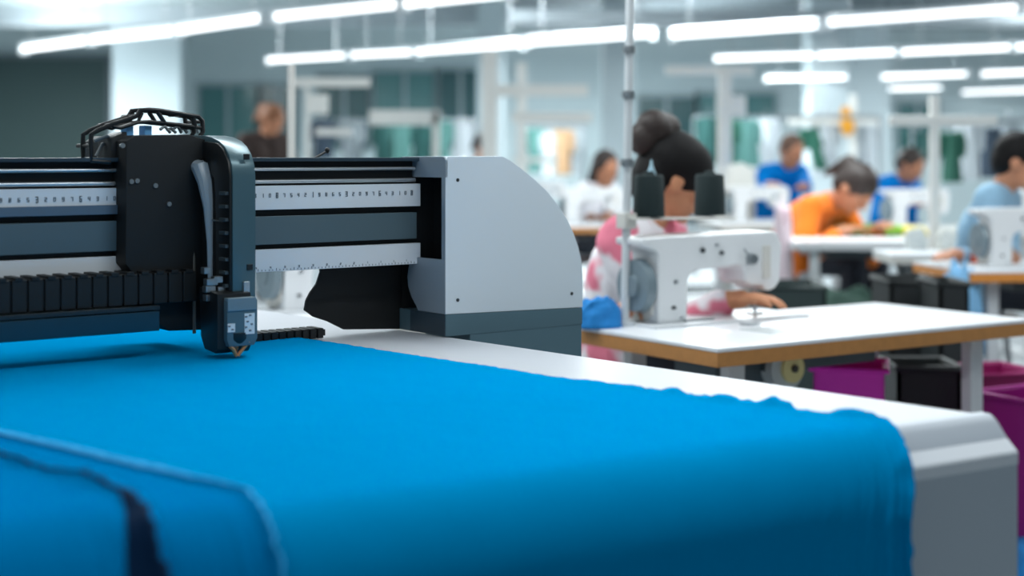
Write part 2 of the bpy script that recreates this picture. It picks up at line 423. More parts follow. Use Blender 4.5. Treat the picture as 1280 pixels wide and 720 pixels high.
# black side shield under the beam, by the housing
yS = .16
b = MB(); b.prism(FP([(400, 330), (401, 340), (396, 355), (388, 366), (383, 376), (381, 388), (392, 396), (410, 402), (430, 412), (530, 411), (560, 411), (560, 330)], yS), 'y', yS, yS + .006, .001)
gpart(b, 'side_shield', mat('shield_black', (11, 14, 15), .6), cutter)
# flat cable track lying on the table past the beam
yt = .12
b = MB(); u = gf.p(300, 405, yt).x; ue = gf.p(398, 405, yt).x
while u < ue:
    b.box(u, u + .012, yt, yt + .045, .853, .872, .0015); b.box(u + .010, u + .018, yt + .004, yt + .008, .857, .869); b.box(u + .010, u + .018, yt + .037, yt + .041, .857, .869); u += .0165
gpart(b, 'flat_cable_track', black, cutter)
# thin antenna-like switch on the beam
b = MB(); b.tube([gf.p(393, 198, .16), gf.p(400, 194, .16), gf.p(407, 190, .16)], .0025); b.ell(gf.p(409, 188, .16), (.005, .005, .006)); gpart(b, 'limit_switch', black, beam)

# =====================================================================================
# blue cloth on the table
# =====================================================================================
R = .09
def wrap(t, q, off):
    """q>0 flat on the table, q<0 over the bend and down"""
    q0 = .02
    if q >= q0: return T(t, q, .8535 + off)
    s = q0 - q; Lb = R * PI / 2
    cq, cz = q0, .8535 - R
    if s < Lb:
        a = s / R; return T(t, cq - (R + off) * math.sin(a), cz + (R + off) * math.cos(a))
    return T(t, cq - (R + off), cz - (s - Lb))
def sm(a, b, x):
    x = min(1, max(0, (x - a) / (b - a))); return x * x * (3 - 2 * x)
def nz(x, y, z=0): return noise.noise(Vector((x, y, z)))
QB = -.75
def sheet(name, edge, tleft, qtop, off, label, fold_amp, seed, fold_w=.16, fringe=.0, m=blue_cloth, nu=230, nv=300, step=.0, bunch=0, hem=.0, lift=0, band=None, bw=None):
    def fn(i, j):
        # rows dense round the bend
        q = qtop + (QB - qtop) * (j if qtop < .6 else (j * .9 if True else j))
        q = qtop + (QB - qtop) * j
        e = edge(q)
        i2 = i ** 1.7                                    # columns crowd at the edge
        t = e + (tleft - e) * i2
        dist = t - e
        w = math.exp(-dist / .012)
        t += w * fringe * (nz(q * 60, seed) + .6 * nz(q * 170, seed + 3))
        o = off
        fl = sm(.03, -.16, q)                            # folds only where the cloth hangs
        o += fold_amp * fl * math.exp(-dist / fold_w) * (.55 + .45 * math.sin(dist * 190 + 3 * nz(q * 2.0, seed) + 1.2)) * (1 - math.exp(-dist / .006))
        o += fold_amp * .35 * fl * math.exp(-dist / fold_w) * (1 + math.sin(dist * 420 + 1.5 * nz(q * 3, 5)))
        o += .0018 * (1 + nz(t * 5, q * 5, seed)) + .0007 * (1 + nz(t * 19, q * 19, seed))
        # bunched hem
        o += bunch * math.exp(-(dist / .028) ** 2) * sm(.62, .12, q) * (.3 + max(0, nz(q * 22, t * 12, seed)) * 2.4 + max(0, nz(q * 60, t * 40, seed)) * 1.0)
        o += hem * math.exp(-((dist - .006) / .006) ** 2)
        o += lift * sm(.0, -.25, q) * math.exp(-dist / .05)
        # broad sag where it hangs
        o += .004 * sm(-.1, -.6, q) * (1 + nz(t * 3, q * 2, seed))
        return wrap(t, q, o)
    b = MB(); b.grid(fn, nu, nv)
    o = b.out(name, m, None, ang=180)
    solid(o, .0016, 0)
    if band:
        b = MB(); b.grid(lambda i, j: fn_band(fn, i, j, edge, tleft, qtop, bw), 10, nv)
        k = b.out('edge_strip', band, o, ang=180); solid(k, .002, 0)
    return tag(o, label, 'fabric')
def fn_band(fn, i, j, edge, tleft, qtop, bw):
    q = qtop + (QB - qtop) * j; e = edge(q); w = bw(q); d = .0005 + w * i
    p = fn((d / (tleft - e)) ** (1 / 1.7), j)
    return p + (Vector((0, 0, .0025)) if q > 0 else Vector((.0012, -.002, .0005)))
EP = [(-9, .236), (-.13, .236), (-.06, .212), (0, .188), (.016, .190), (.10, .232), (.214, .250), (.541, .337), (.853, .397), (1.30, .497), (3, .86)]
def edge1(q):
    for (a, x), (b, y) in zip(EP, EP[1:]):
        if q <= b: return x + (y - x) * max(0, q - a) / (b - a)
def edge2(q):
    if q > .02: return 1.06 + .297 * (q - .02)
    return 1.06 + .012 * sm(.02, -.3, q)
def edge3(q):
    if q > .02: return 1.176 + .28 * (q - .02)
    return 1.176 + .002 * sm(.02, -.3, q)
sheet('blue_fabric', edge1, 1.72, 2.4, .001, 'wide bright blue cloth spread under the cutting head and draped over the table end', .008, 2.3, fold_w=.06, fringe=.005, bunch=.009, nu=260, nv=420)
sheet('fabric_overlay', edge2, 1.74, 1.6, .010, 'blue cloth piece with a pale frayed edge laid over the wide blue cloth', .010, 9.1, .03, fringe=.009, hem=.004, nu=160, nv=420, m=mat('blue_cloth_dimmed', (0, 122, 184), .85, bump=.12, bscale=1400, spec=.0), lift=.01, band=mat('frayed_pale_blue', (60, 172, 232), .9, spec=.1), bw=lambda q: .004 + .008 * sm(-.05, .2, q))  # both overlay cloths coloured deeper for the weaker light at near left
sheet('top_fabric_piece', edge3, 1.76, 1.5, .021, 'topmost blue cloth piece with a painted dark gap shade, lying on the frayed piece', .008, 14.7, .04, fringe=.009, bunch=.005, hem=.003, nu=140, nv=420, m=mat('blue_cloth_dimmed', (0, 120, 190)), lift=.02, band=mat('navy_gap_shade', (2, 34, 64), .9, spec=.1), bw=lambda q: .006 + .036 * sm(.06, -.12, q))  # navy strip paints the shaded gap along this sheet's edge
# =====================================================================================
# people
# =====================================================================================
TMP = bpy.data.scenes.new('workshop')
def remesh(b, name, m, parent, vox, smooth_it=4, bumpy=0.0, label=None):
    me = bpy.data.meshes.new('raw'); b.bm.to_mesh(me); b.bm.free()
    t = bpy.data.objects.new('raw', me); TMP.collection.objects.link(t)
    r = t.modifiers.new('r', 'REMESH'); r.mode = 'VOXEL'; r.voxel_size = vox
    s = t.modifiers.new('s', 'SMOOTH'); s.factor = .5; s.iterations = smooth_it
    with bpy.context.temp_override(scene=TMP, view_layer=TMP.view_layers[0]):
        dg = bpy.context.evaluated_depsgraph_get(); dg.update(); ev = t.evaluated_get(dg)
        out = bpy.data.meshes.new_from_object(ev)
    bpy.data.objects.remove(t); bpy.data.meshes.remove(me)
    if bumpy:
        new = []
        for v in out.vertices:
            n = noise.noise(v.co * 9) + .5 * noise.noise(v.co * 21 + Vector((3, 1, 7)))
            new.extend(v.co + v.normal * n * bumpy)
        out.vertices.foreach_set('co', new); out.update()
    out.name = name; out.materials.clear(); out.materials.append(m); out.shade_smooth()
    o = bpy.data.objects.new(name, out); C.objects.link(o); o.parent = parent
    if label: o['label'] = label
    return o
def ik(S, Wp, l1, l2, hint):
    d = Wp - S; L = d.length
    if L > (l1 + l2) * .995: Wp = S + d * ((l1 + l2) * .995 / L); d = Wp - S; L = d.length
    a = (l1 * l1 - l2 * l2 + L * L) / (2 * L); h = math.sqrt(max(0, l1 * l1 - a * a))
    dn = d / L; hp = (hint - dn * hint.dot(dn)).normalized()
    return S + dn * a + hp * h, Wp
def hand(b, wr, fwd, pn, side, curl=.5, sc=1.0):
    """wr wrist, fwd towards the fingers, pn the palm's inner normal, side towards the thumb"""
    fwd = fwd.normalized(); pn = (pn - fwd * pn.dot(fwd)).normalized(); lat = fwd.cross(pn).normalized()
    if lat.dot(side) < 0: lat = -lat
    R3 = Matrix((fwd, lat, pn)).transposed()
    b.ell(wr + fwd * .048 * sc, (.052 * sc, .041 * sc, .016 * sc), R3)
    b.cap(wr - fwd * .01, wr + fwd * .03, .027 * sc, .026 * sc)
    for k, (o, l) in enumerate(((.030, .070), (.010, .080), (-.010, .075), (-.029, .060))):
        p = wr + fwd * (.082 if k in (1, 2) else .074) * sc + lat * o * sc; a = 0; d = fwd + lat * (o * 2.5)
        for j, f_ in enumerate((.45, .31, .24)):
            a += curl * (.7 if j == 0 else .9)
            dd = (d * math.cos(a) + pn * math.sin(a)).normalized(); q = p + dd * l * f_ * sc
            b.cap(p, q, (.0095 - .001 * j) * sc, (.0088 - .001 * j) * sc, 8); p = q
    p = wr + fwd * .025 * sc + lat * .026 * sc + pn * .004
    d1 = (fwd * .7 + lat * .75 + pn * .3).normalized(); q = p + d1 * .042 * sc; b.cap(p, q, .0125 * sc, .0105 * sc, 8)
    d2 = (fwd * .95 + lat * .25 + pn * .3).normalized(); b.cap(q, q + d2 * .034 * sc, .0105 * sc, .0085 * sc, 8)

skin_a = mat('skin_warm', (190, 130, 98), .55, var=.05, vscale=14)
skin_b = mat('skin_light', (216, 168, 146), .55, var=.05, vscale=14)
hair_black = mat('hair_black', (16, 14, 15), .65, bump=.5, bscale=160, spec=.2)
hair_brown = mat('hair_brown', (46, 34, 30), .55, bump=.5, bscale=160)
trouser_dark = mat('trousers_dark', (30, 36, 48), .8, var=.1, vscale=8)
shoe_m = mat('shoe_black', (24, 24, 26), .5)

def person(label, hip, head, yaw, hyaw, hpitch, handL, handR, top, trousers=trouser_dark, skin=skin_a, hairm=hair_black,
           hair='short', sleeve='long', vox=.007, collar=None, seat=.47, sleeve_mat=None, cap_m=None, standing=False, ez=-1.0, flare=.55, sc=1.0, eh=None):
    root = thing('person', label, 'person', (hip[0], hip[1], 0))
    O = Vector((hip[0], hip[1], 0))
    f = Vector((math.cos(yaw), math.sin(yaw), 0)); s = Vector((-f.y, f.x, 0)); Zv = Vector((0, 0, 1))
    hz = .93 if standing else seat + .12
    root.scale = (sc,) * 3; hz = hz if standing else seat / sc + .12; H0 = Vector((0, 0, hz)); Hd = (head - O) / sc
    hf = Vector((math.cos(hyaw) * math.cos(hpitch), math.sin(hyaw) * math.cos(hpitch), math.sin(hpitch)))
    hs = Vector((-math.sin(hyaw), math.cos(hyaw), 0)); hu = hf.cross(hs).normalized()
    Nk = Hd - hu * .135 - hf * .03                      # top of the spine
    sp = (Nk - H0); spn = sp.normalized(); L = sp.length
    fw = (f - spn * f.dot(spn)).normalized()
    Ch = H0 + sp * .62 - fw * .01; Wa = H0 + sp * .28 - fw * .015
    Sh = Nk - spn * .055
    SL = Sh + s * .175 - spn * .015; SR = Sh - s * .175 - spn * .015
    def torso(b, g):
        for k in (1, -1):
            b.cap(H0 + s * .08 * k, Wa + s * .07 * k, .115 + g, .10 + g); b.cap(Wa + s * .07 * k, Ch + s * .075 * k, .10 + g, .108 + g)
            b.cap(Ch + s * .075 * k, Sh + s * .09 * k, .105 + g, .062 + g)
            b.cap(Sh + s * .06 * k, Sh + s * .165 * k, .058 + g, .056 + g)
    arms = []
    for S, hd, k in ((SL, handL, 1), (SR, handR, -1)):
        Wp = (hd - O) / sc if hd is not None else S + f * .25 - Zv * .38
        el, wr = ik(S, Wp, .285, .255, Vector(eh) if eh else Vector((0, 0, ez)) + s * k * flare - f * .15)
        arms.append((S, el, wr, k))
    b = MB(); torso(b, -.012)
    b.cap(Nk - spn * .05, Nk + (Hd - Nk) * .55, .052, .05)
    # head: skull, jaw, chin, nose, brow, ears, lips
    R3 = Matrix((hf, hs, hu)).transposed()
    def hp(x, y, z): return Hd + hf * x + hs * y + hu * z
    b.ell(hp(-.005, 0, .02), (.098, .076, .098), R3, 24); b.ell(hp(.022, 0, -.045), (.068, .058, .065), R3, 20)
    b.ell(hp(.070, 0, -.088), (.022, .026, .018), R3); b.ell(hp(.082, 0, .018), (.012, .052, .014), R3)
    b.cap(hp(.092, 0, .008), hp(.106, 0, -.022), .008, .013, 10); b.ell(hp(.100, .011, -.026), (.010, .008, .007), R3); b.ell(hp(.100, -.011, -.026), (.010, .008, .007), R3)
    b.ell(hp(.088, 0, -.052), (.010, .025, .0055), R3); b.ell(hp(.086, 0, -.062), (.010, .021, .006), R3)
    b.ell(hp(.068, .040, -.02), (.018, .022, .02), R3); b.ell(hp(.068, -.040, -.02), (.018, .022, .02), R3)
    for k in (1, -1): b.ell(hp(-.008, .080 * k, -.010), (.020, .009, .032), R3); b.ell(hp(-.010, .084 * k, -.004), (.022, .006, .024), R3)
    for S, el, wr, k in arms:
        b.cap(S, el, .044, .037); b.cap(el, wr, .037, .026)
        fd = (wr - el).normalized(); fl = Vector((fd.x, fd.y, fd.z * .3)).normalized()
        hand(b, wr, fl, Vector((0, 0, -1)), -s * k, .35)
    legs = []
    for k in (1, -1):
        hp0 = H0 + s * .095 * k
        if standing: kn = hp0 + Vector((0, 0, -.42)) + f * .02; an = kn + Vector((0, 0, -.42)) - f * .02
        else: kn = hp0 + f * .41 + s * .03 * k - Zv * .02; an = Vector((kn.x, kn.y, .09)) - f * .04
        legs.append((hp0, kn, an)); b.cap(hp0, kn, .078, .052); b.cap(kn, an, .052, .036); b.cap(an - Zv * .02, an + f * .12 - Zv * .045, .035, .026)
    remesh(b, 'body', skin, root, vox)
    # shirt
    b = MB(); torso(b, .012); b.cap(Nk - spn * .06, Nk - spn * .03, .075, .062)
    for S, el, wr, k in arms:
        if sleeve == 'long': b.cap(S, el, .066, .056); b.cap(el, el + (wr - el) * .86, .055, .042)
        else: b.cap(S, S + (el - S) * .8, .068, .062)
    b.cap(H0 - Zv * .02 + s * .06, H0 - Zv * .02 - s * .06, .128)
    remesh(b, 'shirt', top, root, .009, 5, .007)
    if collar:
        b = MB(); n = 20
        cpts = [Nk - spn * .012 + (fw * math.cos(a) + s * math.sin(a)) * .058 + spn * .01 * math.cos(a) * -1 for a in [k * 2 * PI / n for k in range(n)]]
        b.tube(cpts, .014, 8, True); b.out('collar', collar, root)
    b = MB(); b.cap(H0 + s * .07, H0 - s * .07, .130)
    for hp0, kn, an in legs: b.cap(hp0, kn, .092, .068); b.cap(kn, an + Zv * .03, .068, .055)
    remesh(b, 'trousers', trousers, root, .011, 4, .005)
    for hp0, kn, an in legs:
        b = MB(); a0 = an - Zv * .04; R2 = Matrix((f, s, Zv)).transposed()
        b.ell(a0 + f * .05 - Zv * .008, (.135, .05, .040), R2); b.ell(a0 - f * .01 + Zv * .02, (.055, .045, .045), R2)
        remesh(b, 'shoe', shoe_m, root, .008, 2)
    # hair
    b = MB()
    if hair != 'bun': b.ell(hp(-.022, 0, .034), (.099, .087, .098), R3, 24); b.ell(hp(-.052, 0, -.002), (.066, .078, .082), R3, 20)
    if hair == 'bun': b.ell(hp(-.016, 0, .048), (.118, .099, .098), R3, 24); b.ell(hp(-.066, 0, -.004), (.066, .082, .100), R3, 24); b.cap(hp(-.07, 0, .06), hp(-.10, 0, .10), .05, .045)
    if hair == 'tied':
        b.ell(hp(-.010, 0, .050), (.095, .088, .085), R3, 20)
    if hair == 'bun':
        b2 = MB()
        for k, (x, z, r) in enumerate(((-.105, .095, .068), (-.128, .112, .056), (-.092, .128, .050), (-.140, .070, .050))): b2.ell(hp(x, (-1) ** k * .014, z), (r, r * .95, r), R3)
        remesh(b2, 'hair_bun', hair_brown, root, .006, 2, .005)
    if hair == 'tied':
        b.ell(hp(-.115, 0, .05), (.045, .042, .045), R3); b.cap(hp(-.13, 0, .03), hp(-.15, 0, -.07), .03, .015)
    if hair == 'long':
        for k in (1, -1): b.cap(hp(-.02, .07 * k, 0), hp(-.02, .075 * k, -.12), .035, .03)
        b.cap(hp(-.07, 0, 0), hp(-.08, 0, -.15), .06, .05)
    remesh(b, 'hair', cap_m or hairm, root, .006, 2, .0035)
    for k in (1, -1):
        b = MB(); b.ell(hp(.083, .031 * k, .002), (.009, .013, .006), R3, 12); b.out('eye', mat('eye_dark', (40, 32, 30), .2), root)
        b = MB(); b.tube([hp(.086, .016 * k, .018), hp(.088, .032 * k, .023), hp(.078, .048 * k, .017)], .003, 6); b.out('eyebrow', hairm, root)
    return root

# stools the workers sit on
def stool(P, label, group=None, proto=[None]):
    if proto[0] is None:
        r = thing('stool', label, 'stool', (P[0], P[1], 0), 0, group)
        b = MB(); b.lathe([(.02, .445), (.165, .445), (.175, .452), (.175, .466), (.165, .472), (.02, .474)], 32); b.out('seat', mat('stool_seat', (92, 60, 52), .5), r)
        for a in range(4):
            c, s_ = math.cos(a * PI / 2 + .7), math.sin(a * PI / 2 + .7)
            b = MB(); b.cyl((c * .12, s_ * .12, .445), (c * .18, s_ * .18, .0), .013); b.out('leg', steel, r)
        b = MB(); b.tube([(math.cos(k * PI / 12) * .155, math.sin(k * PI / 12) * .155, .18) for k in range(24)], .008, 8, True); b.out('foot_ring', steel, r)
        proto[0] = r; return r
    return dup(proto[0], (P[0], P[1], 0), label=label, group=group)
# =====================================================================================
# sewing stations
# =====================================================================================
cast_white = mat('machine_white_enamel', (226, 228, 230), .3, bump=.05, bscale=400)
leg_white = mat('leg_white_metal', (214, 217, 220), .4)
frame_grey = mat('under_frame_grey', (66, 76, 82), .5)
off_white = mat('off_white_plastic', (206, 204, 198), .45)
thread_black = mat('thread_dark_green', (14, 34, 36), .8, bump=.6, bscale=300)
thread_white = mat('thread_white', (228, 228, 224), .8, bump=.6, bscale=300)

# table prototype: corner at the origin, x along the long edge (1.13), y back (.56)
def make_table(label, w=1.13, dp=.56, group=None, edge=wood, legm=leg_white):
    r = thing('sewing_table', label, 'table', (0, 0, 0), 0, group)
    b = MB(); b.box(0, w, 0, dp, .742, .752, .003); b.out('table_top', laminate, r)
    b = MB(); b.box(.001, w - .001, .001, dp - .001, .707, .742, .002); b.out('top_edge', edge, r)
    for x in (.10, w - .16):
        for y in (.07, dp - .11):
            b = MB(); b.box(x, x + .05, y, y + .035, .04, .706, .004); b.out('leg', legm, r)
        b = MB(); b.box(x - .005, x + .065, .03, dp - .05, .0, .04, .006); b.out('foot_bar', legm, r)
    b = MB(); b.box(.16, w - .16, .075, .10, .12, .15, .003); b.out('cross_bar', frame_grey, r)
    b = MB(); b.box(w * .28, w * .62, .08, .34, .07, .085, .004); b.cyl((w * .28, .2, .085), (w * .62, .2, .085), .012); b.out('treadle', frame_grey, r)
    b = MB(); b.box(w * .25, w * .6, .14, .40, .655, .706, .01); b.out('oil_pan', frame_grey, r)
    return r

# machine prototype: x from the pillar to the needle head, y depth (front at 0), z above the table
def mach_prof():
    return [(-.078, .232), (-.078, .215), (-.04, .200), (-.030, .19), (-.030, .006), (.060, .006), (.060, .105), (.068, .130), (.085, .142), (.13, .145), (.19, .146), (.222, .150), (.24, .140), (.245, .105), (.262, .092), (.30, .090), (.305, .078), (.325, .074), (.345, .082), (.360, .10), (.366, .20), (.352, .232), (.34, .238), (.0, .236)]
def make_machine(label, group=None):
    r = thing('sewing_machine', label, 'sewing machine', (0, 0, 0), 0, group)
    b = MB(); b.prism(mach_prof(), 'y', 0, .115, .008, seg=3); b.out('machine_head', cast_white, r, ang=30)
    b = MB(); b.box(-.07, .42, -.045, .15, .0, .007, .002); b.out('bed', mat('bed_grey_white', (208, 211, 214), .3), r)
    b = MB(); b.cyl((-.045, .055, .105), (-.068, .055, .105), .072, .068, 32); b.cyl((-.066, .055, .105), (-.075, .055, .105), .03, .028, 24); b.out('hand_wheel', mat('wheel_grey', (112, 128, 136), .35), r)
    b = MB(); b.prism([(.05, .01), (.11, .01), (.115, .13), (.095, .16), (.045, .165), (.02, .14), (.02, .03)], 'x', -.038, -.026, .003); b.out('belt_guard', off_white, r)
    for i, (x, z, rr) in enumerate(((.105, .195, .007), (.150, .208, .004), (.165, .186, .006), (.022, .115, .005), (.016, .047, .005), (.04, .018, .003))):
        b = MB(); b.cyl((x, -.006, z), (x, .004, z), rr, n=16); b.out('dial' if rr > .0065 else 'knob', steel if i % 2 else mat('knob_dark', (50, 56, 60), .4), r)
    b = MB(); b.tube([(.235, -.006, .195), (.245, -.012, .175), (.238, -.012, .150)], .0022); b.cyl((.262, -.014, .165), (.262, 0, .165), .014, .016, 20); b.out('thread_tensioner', steel, r)
    b = MB(); b.box(.300, .325, -.004, .004, .11, .2, .002); b.out('face_plate', off_white, r)
    b = MB(); b.cyl((.315, .05, .02), (.315, .05, .09), .0042, n=12); b.cyl((.315, .05, .004), (.315, .05, .022), .0016, .0016, 8); b.out('needle_bar', steel, r)
    b = MB(); b.box(.298, .332, .035, .065, .0075, .012, .001); b.cyl((.325, .06, .01), (.325, .06, .1), .004, n=12); b.out('presser_foot', steel, r)
    return r
def make_cone(label, m, h=.11, group=None):
    b = MB(); b.lathe([(.012, 0), (.042, .0), (.043, .004), (.040, h * .95), (.036, h), (.016, h + .002), (.014, h + .008), (.004, h + .010)], 28)
    o = b.out('thread_cone', m, None, ang=50); return tag(o, label, 'thread cone', group)
def make_stand(label, h=1.3, group=None, arm=(.0, .34), armz=.28, m=None, pins=(.055, .27)):
    r = thing('thread_stand', label, 'thread stand', (0, 0, 0), 0, group); m = m or mat('stand_silver', (214, 218, 220), .35, metal=.1)
    b = MB(); b.cyl((0, 0, 0), (0, 0, h), .0115, .0115, 16); b.cyl((0, 0, 0), (0, 0, .012), .03, .03, 20); b.out('pole', m, r)
    b = MB(); b.box(arm[0], arm[1], -.035, .035, armz - .006, armz, .003); b.box(-.02, .02, -.02, .02, armz - .03, armz + .012, .004); b.out('spool_shelf', off_white, r)
    for x in pins:
        b = MB(); b.cyl((x, 0, armz), (x, 0, armz + .118), .004, .003, 10); b.out('spool_pin', off_white, r)
    return r
# ---------------- front station ----------------
ft = Frame(.478, 3.44, math.radians(33.5))
t0 = make_table('white topped sewing table with thick plywood edge right behind the cutting machine', 1.135, .56)
t0.location = ft.o; t0.rotation_euler = (0, 0, ft.a)
mx = ft.p(838, 407, .43).x - .012
m0 = make_machine('white sewing machine in front of the woman in the pink blouse')
m0.scale = (1.12, 1, 1); m0.location = ft.w(mx, .425, .752); m0.rotation_euler = (0, 0, ft.a)
# thread stand with two dark cones
sp_ = ft.p(781, 410, .5)
st0 = make_stand('tall silver thread stand reaching out of the picture beside the front sewing machine', 1.25, arm=(-.01, .36), armz=.285, pins=(ft.p(811, 274, .5).x - sp_.x, ft.p(887, 274, .5).x - sp_.x))
st0.location = ft.w(sp_.x, .5, .752); st0.rotation_euler = (math.radians(0), math.radians(1.2), ft.a)
for i, px in enumerate((811, 887)):
    c = make_cone(('dark green thread cone next to the tall pole of the front stand', 'dark green thread cone at the needle side of the front stand')[i], thread_black, .112)
    q = ft.p(px, 274, .5); c.location = ft.w(q.x, .5, .752 + .2855)
    if i == 0: c.rotation_euler = (0, 0, 0)
b = MB(); b.lathe([(.012, 0), (.014, .01), (.004, .035), (.002, .05)], 16); o = b.out('thread_guide_tip', mat('pale_blue_plastic', (170, 205, 220), .4), st0); o.location = (ft.p(811, 222, .5).x - sp_.x, 0, .285 + .105)
for i in range(6):
    b = MB(); z = .42 + i * .15 + .03 * (i % 2); b.cyl((0, 0, z), (0, 0, z + .02), .017, n=14); b.cyl((0, 0, z + .01), (-.028, -.01, z + .01), .004, n=8); b.out('clamp', steel, st0)
b = MB(); b.box(0, .5, -.006, .006, 1.145, 1.155, .002); b.out('guide_arm', steel, st0)
# small things on the table
q = ft.l(G(872, 404, .752)); b = MB()
b.box(-.05, .05, -.012, .012, 0, .012, .003); o = tag(b.out('thread_snips', mat('snips_grey', (126, 134, 138), .4), None), 'small grey snips lying below the arm of the front sewing machine', 'snips'); o.location = ft.w(q.x, q.y, .753); o.rotation_euler = (0, 0, ft.a)
q = ft.l(G(937, 406, .752)); b = MB(); b.lathe([(.03, 0), (.034, .002), (.034, .006), (.03, .008)], 24, Matrix.Diagonal((1, .5, 1, 1))); o = tag(b.out('bobbin_plate', mat('plate_grey', (188, 192, 196), .35), None), 'flat oval metal plate lying on the white table top near the hand', 'plate'); o.location = ft.w(q.x, q.y, .753); o.rotation_euler = (0, 0, ft.a)
# motor and belt below the table
q = ft.p(992, 462, .10); mr = thing('clutch_motor', 'round grey motor with yellowish disc hanging below the front table', 'motor', ft.w(q.x, .14, q.z), ft.a)
b = MB(); b.cyl((0, -.02, 0), (0, .16, 0), .055, n=32); b.box(-.04, .04, 0, .12, .05, .09, .006); b.out('motor_housing', mat('motor_grey', (190, 196, 198), .4), mr)
b = MB(); b.cyl((.012, -.03, 0), (.012, -.018, 0), .036, n=28); b.out('end_disc', mat('disc_yellow', (226, 212, 150), .5), mr)
b = MB(); b.cyl((.012, -.036, 0), (.012, -.03, 0), .010, n=16); b.out('hub', mat('hub_dark', (60, 56, 50), .5), mr)
q = ft.p(950, 460, .12); b = MB(); b.box(-.11, .11, 0, .16, -.05, .06, .006); o = tag(b.out('control_box', mat('box_slate', (72, 86, 94), .5), None), 'slate control box below the front table beside the round motor', 'control box'); o.location = ft.w(q.x, .16, .62); o.rotation_euler = (0, 0, ft.a)

# magenta bins below and beyond the table
magenta = mat('magenta_plastic', (200, 26, 160), .45)
def bin_(label, P, rz, w, d_, h, m=magenta):
    r = thing('storage_bin', label, 'bin', P, rz)
    t = .006
    b = MB(); b.box(-w / 2, w / 2, -d_ / 2, d_ / 2, 0, t); b.box(-w / 2, -w / 2 + t, -d_ / 2, d_ / 2, 0, h); b.box(w / 2 - t, w / 2, -d_ / 2, d_ / 2, 0, h); b.box(-w / 2, w / 2, -d_ / 2, -d_ / 2 + t, 0, h); b.box(-w / 2, w / 2, d_ / 2 - t, d_ / 2, 0, h); b.out('bin_body', m, r, smooth=False)
    b = MB(); hw, hd = w / 2 + .008, d_ / 2 + .008
    b.tube([(-hw, -hd, h), (hw, -hd, h), (hw, hd, h), (-hw, hd, h)], .008, 6, True); b.out('rim', m, r)
    return r
bk = mat('shelf_dark', (30, 36, 40), .6)
def bench(label, P, rz, w, d_, h, m=bk):
    r = thing('low_bench', label, 'bench', P, rz); b = MB(); b.box(-w / 2, w / 2, -d_ / 2, d_ / 2, h - .03, h, .003); b.out('bench_top', m, r)
    for x in (-w / 2 + .03, w / 2 - .03):
        for y in (-d_ / 2 + .03, d_ / 2 - .03): b = MB(); b.box(x - .015, x + .015, y - .015, y + .015, 0, h - .03, .002); b.out('leg', m, r)
    return r
c = D(1062, 475, 4.15); hh = .26; zt_ = D(1062, 456, 4.15).z
bench('dark low bench under the front table carrying the magenta bin', (c.x, c.y, 0), .1, .40, .34, zt_ - hh - .001)
bin_('bright magenta bin standing below the front table', (c.x, c.y, zt_ - hh), math.radians(-14), .19, .20, hh, mat('magenta_bright', (244, 50, 206), .45))
c = D(1236, 480, 4.6); bin_('dark magenta bin behind the white leg beyond the front table', (c.x, c.y, 0), .3, .22, .2, D(1236, 462, 4.6).z, mat('magenta_dark', (150, 16, 96), .6))
c = D(1275, 530, 4.2); bin_('plum magenta bin on the floor at the corner of the cutting machine', (c.x + .04, c.y, 0), .5, .26, .2, D(1275, 492, 4.2).z, mat('magenta_plum', (158, 16, 130), .55))
c = G(1290, 700, .02); 

# ---------------- the woman at the front machine ----------------
pink = mat('blouse_pink', (222, 130, 150), .8, var=.12, vscale=10)
def gauze():
    m = mat('blouse_pink_white', (236, 206, 212), .85)
    nt = m.node_tree; b_ = nt.nodes['Principled BSDF']; tc = nt.nodes.new('ShaderNodeTexCoord'); n = nt.nodes.new('ShaderNodeTexNoise'); n.inputs['Scale'].default_value = 7; n.inputs['Detail'].default_value = 2
    r = nt.nodes.new('ShaderNodeValToRGB'); r.color_ramp.elements[0].position = .46; r.color_ramp.elements[0].color = lin((224, 122, 144)) + (1,); r.color_ramp.elements[1].position = .54; r.color_ramp.elements[1].color = lin((238, 234, 238)) + (1,)
    nt.links.new(tc.outputs['Object'], n.inputs[0]); nt.links.new(n.outputs['Fac'], r.inputs[0]); nt.links.new(r.outputs[0], b_.inputs['Base Color']); return m
hl = G(935, 386, .775); hr = G(905, 388, .775)
person('woman with a black hair bun and pink and white blouse at the front sewing machine', (.36, 4.50), D(842, 226, 4.40), math.radians(-28), math.radians(10), math.radians(-26),
       ft.w(ft.l(G(845, 392, .78)).x, .60, .81), G(914, 375, .80), gauze(), skin=mat('skin_golden', (206, 142, 104), .55, var=.05, vscale=14), hairm=hair_black, hair='bun', vox=.005, eh=(-.6, .35, -.35))
stool((.36, 4.50), 'round stool under the woman in the pink blouse')
def heap(name, label, cat, P, r, m, seed=1, rz=0, group=None, fold=3.0):
    b = MB()
    def fn(i, j):
        a = i * 2 * PI; h = j * PI / 2
        rr = math.cos(h) ** .55; z = math.sin(h) ** .9
        n = 1 + .22 * nz(math.cos(a) * fold * .6, math.sin(a) * fold * .6, seed + j * fold) + .08 * nz(math.cos(a) * 5, math.sin(a) * 5 + j * 7, seed)
        return Vector((math.cos(a) * rr * r[0] * n, math.sin(a) * rr * r[1] * n, z * r[2] * (1 + .2 * nz(math.cos(a) * rr * 3, math.sin(a) * rr * 3, seed))))
    b.grid(fn, 48, 18)
    bmesh.ops.remove_doubles(b.bm, verts=b.bm.verts[:], dist=.0008)
    bmesh.ops.holes_fill(b.bm, edges=[e for e in b.bm.edges if e.is_boundary])
    o = b.out(name, m, None, ang=180, recalc=True); o.location = P; o.rotation_euler = (0, 0, rz)
    return tag(o, label, cat, group)
